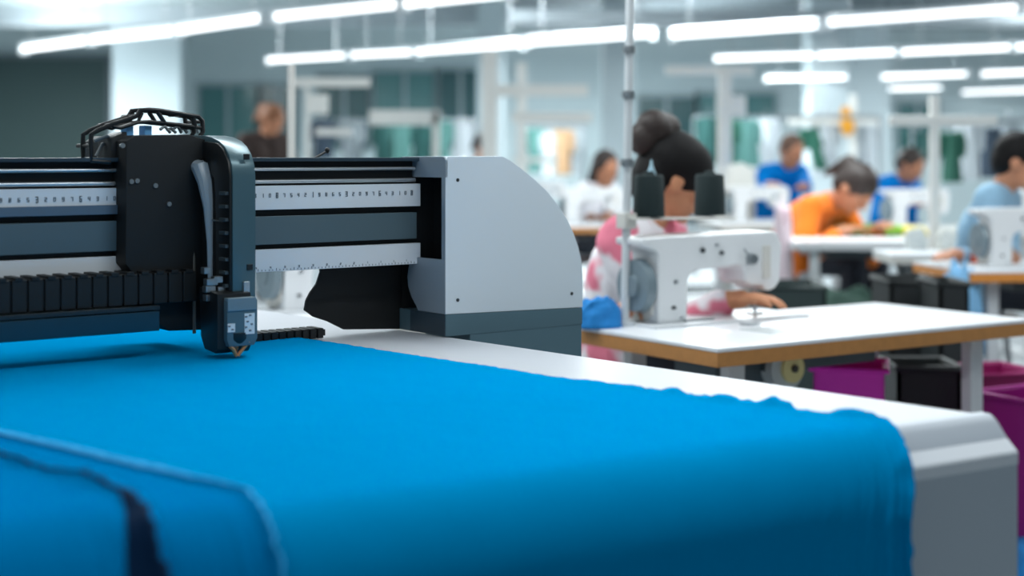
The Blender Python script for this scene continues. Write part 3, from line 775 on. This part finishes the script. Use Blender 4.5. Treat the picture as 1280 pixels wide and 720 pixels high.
cloth_blue2 = mat('cloth_sky_blue', (20, 130, 205), .8, sheen=.1, bump=.2, bscale=400)
heap('cloth_bundle', 'small crumpled blue cloth on the rear corner of the front table', 'cloth', ft.w(.03, .50, .7525), (.07, .045, .075), cloth_blue2, 3, ft.a)
heap('floor_cloth', 'blue cloth heap on the floor at the outer end of the cutting machine', 'cloth', (1.46, 4.1, 0), (.16, .2, .16), cloth_blue2, 8)

# maroon chair behind the woman
maroon = mat('chair_maroon', (120, 34, 40), .6)
r = thing('chair', 'maroon backed chair behind the woman in the pink blouse', 'chair', (.20, 4.78, 0), math.radians(-30))
b = MB(); b.box(-.19, .19, -.18, .18, .43, .47, .015); b.out('seat', maroon, r)
b = MB(); b.box(-.21, -.18, -.19, .19, .56, .86, .012); b.out('backrest', maroon, r)
for x, y in ((-.17, -.16), (-.17, .16), (.17, -.16), (.17, .16)):
    b = MB(); b.cyl((x, y, .43), (x * 1.1, y * 1.1, 0), .012); b.out('leg', black, r)
for y in (-.14, .14): b = MB(); b.cyl((-.18, y, .45), (-.197, y, .6), .01); b.out('back_post', black, r)

# ---------------- stations further off ----------------
proto_t = make_table('white topped sewing table seen below the ruler beam, under a white machine', 1.0, .56, edge=off_white)
proto_m = make_machine('white sewing machine seen through the gap below the ruler beam')
proto_s = make_stand('slim off-white thread stand rising above the ruler beam beside the black cutting head', .72, arm=(-.02, .30), armz=.25, m=off_white)
def frame_at(px, py, ang):
    P = G(px, py, .752); return Frame(P.x, P.y, math.radians(ang))
def place(o, fr, x, y, z=0): o.location = fr.w(x, y, z); o.rotation_euler = (0, 0, fr.a); return o
fa = frame_at(362, 389, 33.5)
place(proto_t, fa, -.30, -.40); place(proto_m, fa, 0, -.03, .752); place(proto_s, fa, fa.p(364, 300, .11).x, .11, .752)

# orange worker's table
fb = Frame(G(992, 302, .752).x, G(992, 302, .752).y, math.radians(-1))
tb = make_table('white table with a white edge in front of the worker in orange', .80, .5, edge=leg_white)
place(tb, fb, 0, 0)
green = mat('cloth_green', (72, 150, 60), .8, var=.15, vscale=15); lime = mat('cloth_lime', (128, 182, 52), .8, var=.1, vscale=15)
yellow = mat('cloth_yellow', (226, 206, 84), .8); dkgreen = mat('cloth_dark_green', (14, 50, 40), .85, var=.1)
P_ = G(1068, 294, .752); heap('folded_cloth', 'green cloth on the table under the arms of the worker in orange', 'cloth', (P_.x - .03, P_.y + .02, .753), (.10, .09, .055), green, 5)
heap('folded_cloth', 'lime green cloth right of the green one on the white table', 'cloth', (P_.x + .16, P_.y + .02, .753), (.13, .09, .065), lime, 6)
heap('folded_cloth', 'yellow cloth at the end of the white table by the tall pole', 'cloth', (P_.x + .335, P_.y + .02, .753), (.085, .08, .05), yellow, 7)
P_ = D(1030, 370, 7.6); heap('cloth_sack', 'dark green cloth heaped before the white table of the worker in orange', 'cloth', (P_.x, P_.y, 0), (.42, .22, D(1030, 366, 7.6).z), dkgreen, 11)
orange = mat('sweater_orange', (240, 122, 14), .8, sheen=.1)
person('worker in an orange sweater bent over green cloth on a white table', (1.66, 8.80), D(1068, 236, 8.30), math.radians(-38), math.radians(-40), math.radians(-52),
       D(1100, 284, 8.30), D(1050, 290, 8.22), orange, skin=skin_a, hairm=hair_brown, hair='tied', sc=1.15)
stool((1.66, 8.80), 'stool under the worker in orange')
heap('fabric_bundle', 'tall pale pink cloth bundle standing at the left end of the orange worker\'s table', 'cloth', (1.45, 7.95, 0), (.065, .10, .90), mat('cloth_pale_pink', (226, 206, 214), .85), 17)

# right: man in light blue shirt
fc = Frame(G(1214, 339, .752).x, G(1214, 339, .752).y, math.radians(8))
tc_ = dup(proto_t, label='sewing table with an orange wood edge at the right border, blue cloth over its corner'); place(tc_, fc, 0, 0)
for ch in tc_.children:
    if ch.name.startswith('top_edge'): ch.data = ch.data.copy(); ch.data.materials[0] = mat('orange_wood', (216, 140, 62), .5)
mc = dup(proto_m, label='white sewing machine at the right border in front of the light blue shirt'); place(mc, fc, .20, .18, .752)
lblue = mat('shirt_light_blue', (140, 178, 204), .8, var=.06)
person('worker with black hair and light blue shirt seated at the right border', (2.16, 6.82), D(1273, 203, 6.40), math.radians(-30), math.radians(-20), math.radians(-20),
       fc.w(.36, .40, .79), fc.w(.12, .38, .79), lblue, hair='short')
stool((2.16, 6.82), 'stool under the worker in the light blue shirt')
heap('hanging_cloth', 'light blue cloth bunched at the corner of the orange edged table', 'cloth', fc.w(.0, .10, .42), (.08, .12, .34), mat('cloth_pale_blue', (128, 182, 222), .8), 21)
P_ = G(1229, 330, .752); heap('folded_cloth', 'orange-red cloth beside the light blue shirt', 'cloth', (P_.x, P_.y, .753), (.055, .05, .06), mat('cloth_orange_red', (222, 92, 52), .8), 22)
ext = make_table('grey-white table corner beyond the tall pole, loaded with pale cloth', .46, .36, edge=off_white, legm=frame_grey); fx = Frame(G(1115, 318, .752).x, G(1115, 318, .752).y, 0); place(ext, fx, 0, 0)
for i, (px, py, w_, h_) in enumerate(((1190, 313, .11, .11), (1222, 311, .09, .10), (1145, 312, .08, .10))):
    P_ = G(px, py, .752); heap('cloth_heap', ('pale grey cloth heap nearest the tall pole', 'pale cloth heap beside the light blue sleeve', 'small pale heap behind the tall pole')[i], 'cloth', (P_.x, P_.y, .753), (w_ * .7, w_ * .5, h_), mat('cloth_pale_%d' % i, ((206, 206, 200), (214, 214, 210), (196, 200, 198))[i], .85), 30 + i)

# dark crates standing between the tables
dcr = mat('crate_black', (24, 30, 32), .6)
def crate(label, px, y0, y1, d, w, dp_, m=dcr, rz=0):
    P = D(px, y0, d); h = P.z
    r = thing('storage_crate', label, 'crate', (P.x, P.y, 0), rz)
    t = .012; b = MB()
    b.box(-w / 2, w / 2, -dp_ / 2, dp_ / 2, 0, t); b.box(-w / 2, -w / 2 + t, -dp_ / 2, dp_ / 2, 0, h); b.box(w / 2 - t, w / 2, -dp_ / 2, dp_ / 2, 0, h); b.box(-w / 2, w / 2, -dp_ / 2, -dp_ / 2 + t, 0, h); b.box(-w / 2, w / 2, dp_ / 2 - t, dp_ / 2, 0, h)
    b.out('crate_body', m, r, smooth=False)
    b = MB(); b.tube([(-w / 2, -dp_ / 2, h), (w / 2, -dp_ / 2, h), (w / 2, dp_ / 2, h), (-w / 2, dp_ / 2, h)], .012, 6, True); b.out('rim', m, r)
    return r
crate('tall black crate standing between the front table and the tall pole', 1132, 350, 400, 5.9, .20, .3)
crate('slim black crate right of the tall pole behind the front table', 1180, 352, 400, 5.55, .11, .26)
crate('dark crate on the floor below the front table right of the magenta bin', 1150, 455, 500, 4.5, .19, .2)
crate('dark slate crate behind the hand of the woman in the pink blouse', 985, 356, 390, 6.2, .26, .3, mat('crate_slate', (40, 56, 56), .6))
# row stations: (pixel of the pillar foot on the table, angle, labels, stand?)
def station(px, py, ang, tl, ml, sl=None, edge=None, off=-.24):
    fr = frame_at(px, py, ang)
    t = dup(proto_t, label=tl); place(t, fr, off, -.40)
    if edge:
        for ch in t.children:
            if ch.name.startswith('top_edge'): ch.data = ch.data.copy(); ch.data.materials[0] = edge
    m = dup(proto_m, label=ml); place(m, fr, 0, -.03, .752)
    if sl: s = dup(proto_s, label=sl); place(s, fr, -.10, .11, .752)
    return fr
station(922, 276, 10, 'white sewing table below the nearer blue shirted worker', 'white sewing machine in front of the nearer blue shirted worker', 'thread stand beside the machine of the nearer blue shirted worker')
station(1120, 283, 15, 'white table before the farther blue shirted worker', 'white sewing machine hiding the chest of the farther blue shirted worker', off=-.70)
station(1246, 286, 10, 'dark backed white table between the tall pole and the light blue shirt', 'small white sewing machine between the tall pole and the light blue shirt', off=-.10)
station(712, 279, 5, 'table with a light wood edge below the woman in white', 'white sewing machine beside the elbow of the woman in white', None, wood, off=-.5)
station(655, 262, 15, 'white sewing table behind the curved grey housing', 'white sewing machine just behind the curved grey housing')
station(830, 262, 12, 'far white sewing table behind the hair bun', 'far white sewing machine behind the hair bun')
blue_s = mat('shirt_bright_blue', (0, 122, 204), .85, spec=.1); white_s = mat('shirt_white', (236, 236, 242), .8)
person('worker with cropped hair in a bright blue shirt, left of the orange worker', (1.95, 11.4), D(990, 190, 11.0), math.radians(-60), math.radians(-70), math.radians(-30),
       D(1005, 232, 10.7), D(960, 232, 10.7), blue_s, hairm=mat('hair_cropped', (112, 84, 70), .7), hair='short')
stool((1.95, 11.4), 'stool behind the white machines left of the orange worker')
person('worker in bright blue with dark hair bent down, right of the orange worker', (2.98, 11.4), D(1138, 207, 10.9), math.radians(-50), math.radians(-40), math.radians(-32),
       D(1150, 250, 10.6), D(1130, 255, 10.6), blue_s, trousers=mat('trousers_navy', (20, 36, 58), .8), hair='short', hairm=hair_brown)
stool((2.98, 11.4), 'stool right of the orange worker, under the second blue shirt')
person('woman in a white shirt with brown hair, leaning her arm on a wood edged table', (.50, 10.55), D(757, 211, 10.25), math.radians(-40), math.radians(-60), math.radians(-28),
       D(762, 268, 10.05), D(735, 272, 10.1), white_s, hair='long', hairm=hair_brown, skin=skin_a)
stool((.50, 10.55), 'stool under the woman in white')
person('person whose dark brown hair just shows above the curved grey housing', (-.28, 13.9), D(607, 186, 13.6), math.radians(-60), math.radians(-40), math.radians(-30),
       None, None, white_s, hair='tied', hairm=hair_brown, skin=skin_b)
person('standing person with auburn hair and dark brown clothes behind the slim thread stand', (-2.02, 12.4), D(340, 150, 12.2), math.radians(-60), math.radians(-20), math.radians(-25),
       None, None, mat('top_dark_brown', (56, 42, 38), .8), hair='tied', hairm=mat('hair_auburn', (128, 80, 50), .6), standing=True)
# poles with crossbars
def track_stand(label, px, ytop, d, bars, w=.042, m=off_white, extra=()):
    B = D(px, 300, d); zt = D(px, ytop, d).z
    r = thing('track_stand', label, 'stand', (B.x, B.y, 0)); b = MB(); b.box(-w / 2, w / 2, -w / 2, w / 2, 0, zt, .004); b.out('pole', m, r)
    b = MB(); b.box(-.14, .14, -.14, .14, 0, .015, .004); b.out('base_plate', m, r)
    for x0, x1, y, h in bars:
        z = D(px, y, d).z; X0 = (x0 - px) / F * d; X1 = (x1 - px) / F * d
        b = MB(); b.box(X0, X1, -.03, .03, z - h / 2, z + h / 2, .005); b.out('crossbar', m, r)
    return r
pale = mat('pole_pale', (226, 226, 222), .4)
track_stand('tall pale pole standing between the orange worker and the light blue shirt', 1168, 120, 7.2, ((1112, 1245, 151, .05),), .044, pale)
track_stand('pale pole with a long crossbar behind the woman with the bun', 906, 92, 11.9, ((832, 942, 88, .07), (896, 932, 132, .16)), .10, pale)
track_stand('pale pole with two crossbars above the curved grey housing', 612, 62, 11.6, ((612, 735, 113, .09), (640, 740, 147, .08)), .12, pale)
track_stand('thinner pale pole next to the two crossbars', 652, 78, 13.2, ((640, 690, 200, .05),), .09, pale)
track_stand('pale pole holding the cream crossbars above the ruler beam', 384, 102, 10.8, ((366, 462, 103, .065), (384, 410, 130, .14)), .03, pale)
track_stand('pale pole with a thick bar below the long tube row', 545, 140, 12.8, ((462, 550, 147, .13), (395, 440, 165, .06)), .06, pale)
track_stand('pale pole with crossbar by the hanging orange tag', 1066, 118, 15.5, ((985, 1100, 150, .10),), .07, pale)
b = MB(); b.prism([(-.05, .14), (.02, .14), (.09, -.10), (.0, -.18), (-.06, -.1)], 'y', -.015, .015, .004)
o = tag(b.out('hanging_tag', mat('tag_orange', (226, 156, 40), .7), None), 'orange tag hanging from the far crossbar above the orange worker', 'tag'); o.location = D(1058, 150, 15.4)

# ---------------- hanging garments on far racks ----------------
def garment(label, px, y0, y1, wpx, d, m, slant=0):
    P = D(px, y0, d); h = (y1 - y0) / F * d; w = wpx / F * d / 2
    r = thing('hanging_garment', label, 'garment', (P.x, P.y, P.z - h), math.radians(random.uniform(-8, 8)), 'garments on the far racks')
    b = MB()
    def fn(i, j):
        a = i * 2 * PI; z = h * (1 - j)
        ww = w * (.75 + .25 * min(1, j * 4) + .08 * j); dd = .09 + .05 * j
        fl = 1 + .16 * j * math.sin(a * 7 + px) + .1 * j * math.sin(a * 12)
        sh = .06 * h * (math.cos(a) ** 2) * (1 if j < .04 else 0)
        return Vector((math.cos(a) * ww * fl + slant * j, math.sin(a) * dd * fl, z - sh))
    b.grid(fn, 56, 14); b.out('garment_body', m, r, ang=180)
    for k in (1, -1):
        b = MB(); b.tube([(k * w * .72, 0, h * .97), (k * w * .98, .02, h * .8), (k * w * 1.02 + slant * .4, .03, h * .5)], [.06, .07, .06], 10); b.out('sleeve', m, r)
    b = MB(); b.tube([(0, 0, h - .01), (0, 0, h + .04), (.02, 0, h + .06), (0, 0, h + .08)], .006, 6); b.out('hanger_hook', steel, r)
    return r
teal = mat('cloth_teal', (74, 120, 116), .85, var=.1); dteal = mat('cloth_dark_teal', (26, 74, 72), .85, var=.1); gwhite = mat('cloth_white', (184, 192, 198), .85)
gnavy = mat('cloth_navy', (44, 60, 76), .85); ggreen = mat('cloth_bottle_green', (30, 88, 72), .85); gtan = mat('cloth_tan', (166, 136, 104), .85); ggrey = mat('cloth_mid_grey', (150, 160, 166), .85)
gl = [(928, 150, 208, 34, 14.5, teal, 'teal garment between the pale pole and the nearer blue shirt'), (912, 150, 205, 12, 14.4, ggreen, 'narrow green garment right beside the pale pole'),
      (956, 148, 215, 26, 14.8, gwhite, 'white garment behind the nearer blue shirt'), (884, 145, 205, 22, 15, dteal, 'dark teal garment above the second thread cone'),
      (1012, 160, 212, 12, 15.2, ggreen, 'slim green garment right of the nearer blue shirt', ), (1032, 140, 220, 26, 15.6, gwhite, 'white garment left of the orange tag'),
      (1082, 150, 222, 22, 15.8, gwhite, 'white garment right of the orange tag'), (1190, 165, 228, 18, 12.4, ggreen, 'bottle green garment right of the tall pole'),
      (1212, 152, 225, 20, 12.8, gwhite, 'white garment right of the bottle green one'), (1236, 160, 222, 18, 13.2, gnavy, 'navy garment near the black hair at the right border'),
      (1258, 150, 220, 18, 13.4, ggrey, 'grey garment above the black hair at the right border'), (1148, 165, 200, 26, 15, dteal, 'dark teal garment left of the tall pole'),
      (668, 160, 215, 14, 16, teal, 'teal garment left above the woman in white'), (684, 165, 220, 14, 16, gwhite, 'white garment left above the woman in white'),
      (704, 162, 218, 15, 16, gtan, 'tan garment above the shoulder of the woman in white'), (718, 160, 218, 12, 16.2, ggrey, 'grey garment above the woman in white'),
      (500, 155, 205, 26, 17, teal, 'teal garment above the middle of the ruler beam'), (528, 158, 205, 20, 17, dteal, 'dark teal garment above the ruler beam'),
      (478, 158, 205, 16, 17, dteal, 'dark narrow garment above the ruler beam'), (552, 150, 205, 18, 17, teal, 'teal garment by the pale pole above the grey housing'),
      (404, 150, 200, 20, 17, gnavy, 'navy garment beside the slim thread stand'), (578, 150, 202, 20, 17.4, gwhite, 'white garment left of the two crossbars'),
      (440, 152, 204, 22, 17.4, ggrey, 'grey garment above the ruler beam')]
for g in gl: garment(g[6], g[0], g[1], g[2], g[3], g[4], g[5], .12 if g[0] == 1012 else 0)
def rack(label, x0, x1, y, d):
    P0 = D(x0, y, d); P1 = D(x1, y, d + .2)
    r = thing('garment_rack', label, 'rack', (P0.x, P0.y, 0)); L_ = P1.x - P0.x
    b = MB(); b.cyl((0, 0, P0.z), (L_, .2, P0.z), .018); b.out('rail', steel, r)
    for x in (0, L_): b = MB(); b.cyl((x, x / L_ * .2, 0), (x, x / L_ * .2, P0.z), .018); b.out('upright', steel, r); 
    for x in (0, L_): b = MB(); b.cyl((x, x / L_ * .2 - .25, .03), (x, x / L_ * .2 + .25, .03), .018); b.out('foot', steel, r)
    return r
rack('garment rack behind the nearer blue shirted worker', 868, 1100, 146, 15); rack('garment rack behind the tall pole at the right', 1140, 1290, 150, 12.9)
rack('garment rack above the woman in white', 655, 730, 158, 16.2); rack('garment rack above the ruler beam', 390, 595, 150, 17.1)
# thread cones on far machines
for i, (px, py) in enumerate(((914, 238), (925, 236), (934, 240))):
    c = make_cone('white thread cone on the shelf near the nearer blue shirt', thread_white, .16, 'white cones near the blue shirt'); c.location = D(px, py, 10.6); c.scale = (1.3, 1.3, 1.1)
def far_shelf(label, x0, x1, y, d, m=off_white):
    P0 = D(x0, y, d); P1 = D(x1, y, d); r = thing('shelf_unit', label, 'shelf', (P0.x, P0.y, 0)); L_ = P1.x - P0.x
    for z in (P0.z, P0.z * .55): b = MB(); b.box(0, L_, 0, .4, z - .03, z, .003); b.out('shelf_board', m, r)
    for x in (0, L_ - .04): b = MB(); b.box(x, x + .04, .0, .4, 0, P0.z - .03, .003); b.out('side_board', m, r)
far_shelf('low shelf carrying white thread cones near the blue shirt', 904, 944, 238.5, 10.4)

# ---------------- lights ----------------
tube_m = mat('tube_glow', (250, 253, 255), .4, emit=2.2); fix_m = mat('fixture_white', (205, 212, 216), .4)
LS = [((30, 62), (113, 51), 'left end of the left tube row'), ((116, 50.5), (222, 39.5), 'second in the left tube row above the black head'), ((224, 39), (331, 23), 'third in the left tube row'),
      ((346, 22), (503, 6), 'first tube past the gap in the left row'), ((507, 6), (640, -8), 'tube leaving the picture at the top middle'),
      ((335, 76), (436, 70), 'left end of the lower tube row above the ruler beam'), ((440, 69.5), (519, 66), 'second in the lower tube row'), ((522, 65.5), (655, 55.5), 'third in the lower tube row'), ((658, 54), (816, 43), 'last in the lower tube row, crossing the tall stand'),
      ((840, 45), (1027, 32), 'bright tube right of the tall stand near the top'), ((1036, 29), (1277, 11), 'longest tube near the top right corner'),
      ((893, 74), (1020, 70), 'dimmer tube above the hair bun'), ((1022, 70), (1122, 66), 'middle tube above the orange worker'), ((1127, 66), (1266, 60), 'tube below the longest one at the right'), ((1270, 60), (1400, 55), 'tube cut by the right border below the longest one'),
      ((957, 99), (1060, 97), 'short far tube above the nearer blue shirt'), ((1103, 97), (1211, 93), 'short far tube above the farther blue shirt'), ((1227, 93), (1330, 89), 'far tube at the right border'),
      ((1020, 113), (1178, 110), 'farthest tube row over the orange worker'), ((1203, 116), (1330, 112), 'farthest tube at the right border')]
HL = 2.3
for i, (a, c_, txt) in enumerate(LS):
    A = G(a[0], a[1], HL); B = G(c_[0], c_[1], HL); L_ = (B - A).length; ang = math.atan2(B.y - A.y, B.x - A.x)
    r = thing('tube_light', 'glowing white ceiling tube, ' + txt, 'tube light', (A.x, A.y, HL), ang)
    b = MB(); b.prism([(-.05, .045), (-.03, .062), (.03, .062), (.05, .045), (.05, .03), (-.05, .03)], 'x', .01, L_ - .01, 0); b.out('fixture_body', fix_m, r)
    b = MB(); b.box(.015, L_ - .015, -.04, .04, -.018, .030, .02); b.out('tube', tube_m, r)
    for x in (.0, L_ - .02): b = MB(); b.box(x, x + .02, -.05, .05, -.05, .062, .004); b.out('end_cap', fix_m, r)
    for x in (.2, L_ - .2): b = MB(); b.cyl((x, 0, .06), (x, 0, 3.5 - HL), .006, n=8); b.out('hanging_rod', steel, r)

# ---------------- room ----------------
wall_m = mat('wall_blue_grey', (194, 210, 214), .8, var=.03, vscale=.6); ceil_m = mat('ceiling_grey', (158, 172, 174), .85, var=.06, vscale=.8)
floor_m = mat('floor_epoxy_grey', (150, 156, 160), .35, var=.06, vscale=1.5); col_m = mat('column_pale', (180, 193, 198), .75)
XL, XR, YB_, YF, HC = -12.0, 14.0, 26.0, -4.0, 3.5
b = MB(); b.box(XL, XR, YF, YB_, -.1, 0); structure(b.out('floor', floor_m, None, smooth=False))
b = MB(); b.box(XL, XR, 4.5, YB_, HC, HC + .1); structure(b.out('ceiling', ceil_m, None, smooth=False))
b = MB(); b.box(XL, XR, YB_, YB_ + .2, 0, HC + .1); structure(b.out('wall_back', wall_m, None, smooth=False))
b = MB(); b.box(XL - .2, XL, YF, YB_ + .2, 0, HC + .1); structure(b.out('wall_left', wall_m, None, smooth=False))
b = MB(); b.box(XR, XR + .2, YF, YB_ + .2, 0, HC + .1); structure(b.out('wall_right', wall_m, None, smooth=False))
b = MB(); b.box(0, XR - .05, 14.8, YB_ - .05, HC - .06, HC - .01); structure(b.out('trim_7', mat('dark_roof_panel', (84, 96, 102), .85), None, smooth=False))
dk = mat('roller_door_dark', (70, 92, 92), .6)
Y2 = YB_ - .06
def wx(px, d=26.0): return (px - 640) / F * d
def wz(py, d=26.0): return CH - (py - HZ) / F * d
b = MB()
b.box(wx(-140), wx(136), Y2 - .02, YB_ + .0, 0, wz(73)); structure(b.out('door_1', dk, None, smooth=False))
dn = mat('door_frame_grey', (120, 132, 140), .6)
b = MB(); b.box(wx(136), wx(140), Y2 - .08, YB_, 0, wz(70)); b.box(wx(-144), wx(140), Y2 - .08, YB_, wz(73), wz(68)); structure(b.out('trim_1', dn, None, smooth=False))
glassm = mat('window_teal_glass', (78, 122, 124), .15); glassd = mat('window_dark_glass', (52, 88, 92), .2)
k = 1
for (x0, x1, y0, y1, gm) in ((250, 322, 108, 190, glassm), (326, 372, 108, 190, glassd), (400, 462, 96, 186, glassd), (468, 545, 90, 180, glassm), (548, 604, 88, 185, glassd), (798, 868, 122, 200, glassd), (872, 968, 118, 175, glassm), (1122, 1170, 130, 200, glassm)):
    fr = MB(); X0, X1, Z0, Z1 = wx(x0), wx(x1), wz(y1), wz(y0)
    for q in ((X0 - .06, X0, Z0 - .06, Z1 + .06), (X1, X1 + .06, Z0 - .06, Z1 + .06), (X0, X1, Z0 - .06, Z0), (X0, X1, Z1, Z1 + .06), ((X0 + X1) / 2 - .03, (X0 + X1) / 2 + .03, Z0, Z1)): fr.box(q[0], q[1], YB_ - .08, YB_, q[2], q[3])
    w_ = structure(fr.out('window_%d' % k, mat('window_frame_grey', (150, 168, 174), .6), None, smooth=False))
    p_ = MB(); p_.box(X0, X1, YB_ - .03, YB_ - .01, Z0, Z1); p_.out('pane', gm, w_, smooth=False)
    k += 1
for i, (x0, x1, d, nm) in enumerate(((140, 226, 23, 'trim_2'), (754, 792, 20, 'trim_3'), (1012, 1062, 21, 'trim_4'), (1066, 1112, 23, 'trim_5'), (596, 630, 22, 'trim_6'))):
    b = MB(); b.box(wx(x0, d), wx(x1, d), d, d + .5, 0, HC, .02); structure(b.out('column_%d' % (i + 1), col_m, None, smooth=False))
# roof beams
for i, (y, z) in enumerate(((11.5, 3.28), (17.5, 3.2), (22.5, 3.2))):
    b = MB(); b.box(XL, XR, y, y + .35, z, HC); structure(b.out('trim_%d' % (i + 2), mat('beam_pale', (176, 186, 192), .7), None, smooth=False))
# sheet metal duct below the dark ceiling
b = MB(); b.box(wx(640, 17), XR - .1, 16.8, 17.3, 2.72, 2.86, .01); r = b.out('air_duct', mat('duct_grey', (150, 160, 166), .5), None); tag(r, 'long grey air duct under the dark ceiling behind the top right tubes', 'duct')
for x in (1.5, 5.5, 9.5):
    b = MB(); b.cyl((x, 17.05, 2.86), (x, 17.05, 3.2), .01, n=8); b.out('duct_hanger', steel, r)
# =====================================================================================
# room, light, camera
# =====================================================================================
cam = bpy.data.cameras.new('camera'); co = bpy.data.objects.new('camera', cam); C.objects.link(co)
cam.sensor_width = 36; cam.sensor_fit = 'HORIZONTAL'; cam.lens = F * 36 / 1280
co.location = (0, 0, CH); co.rotation_euler = (PI / 2, 0, 0); cam.shift_y = -(360 - HZ) / 1280
cam.clip_start = .05; cam.clip_end = 200
cam.dof.use_dof = True; cam.dof.focus_distance = 2.72; cam.dof.aperture_fstop = 2.1
bpy.data.scenes.remove(TMP)
sc = bpy.context.scene
sc.camera = co
sc.view_settings.view_transform = 'Standard'; sc.view_settings.look = 'None'; sc.view_settings.gamma = 1
sc.view_settings.exposure = 0; sc.view_settings.use_curve_mapping = False
w = bpy.data.worlds.new('world'); sc.world = w; w.use_nodes = True
bg = w.node_tree.nodes['Background']; bg.inputs[0].default_value = (.74, .9, 1, 1); bg.inputs[1].default_value = .24
def area(name, loc, sx, sy, power, rz=0, col=(.92, .985, 1), tilt=(0, 0)):
    l = bpy.data.lights.new(name, 'AREA'); l.shape = 'RECTANGLE'; l.size = sx; l.size_y = sy; l.energy = power; l.color = col
    o = bpy.data.objects.new(name, l); C.objects.link(o); o.location = loc; o.rotation_euler = (tilt[0], tilt[1], rz); return o
for x, y, p in ((-3.0, 3.6, 34), (-.6, 4.0, 50), (2.2, 4.4, 55), (-2.5, 7.5, 90), (1.5, 8, 100), (5, 8.5, 95)):
    area('row_fill_lamp', (x, y, 2.75), 2.6, .35, p, math.radians(-45))
ea = math.atan2(E.y, E.x)
area('row_fill_lamp', (.5, 1.95, 2.35), 1.3, .2, 13, ea)  # added unseen pair over the table end: lights tops, only grazes fronts
area('row_fill_lamp', (-1.0, 1.0, 2.35), 1.3, .2, 6, ea)
for x, y, p in ((-5, 13, 310), (1, 14, 350), (7, 14, 330), (-6, 20, 500), (2, 21, 470), (9, 20, 420)):
    area('row_fill_lamp', (x, y, 2.9), 4, .5, p, math.radians(-45))
    area('ceiling_fill', (x, y + 1.2, 2.6), 4, .5, p * .2, math.radians(-45), tilt=(PI, 0))  # added up-facing fill brightens the ceiling, no fixture there
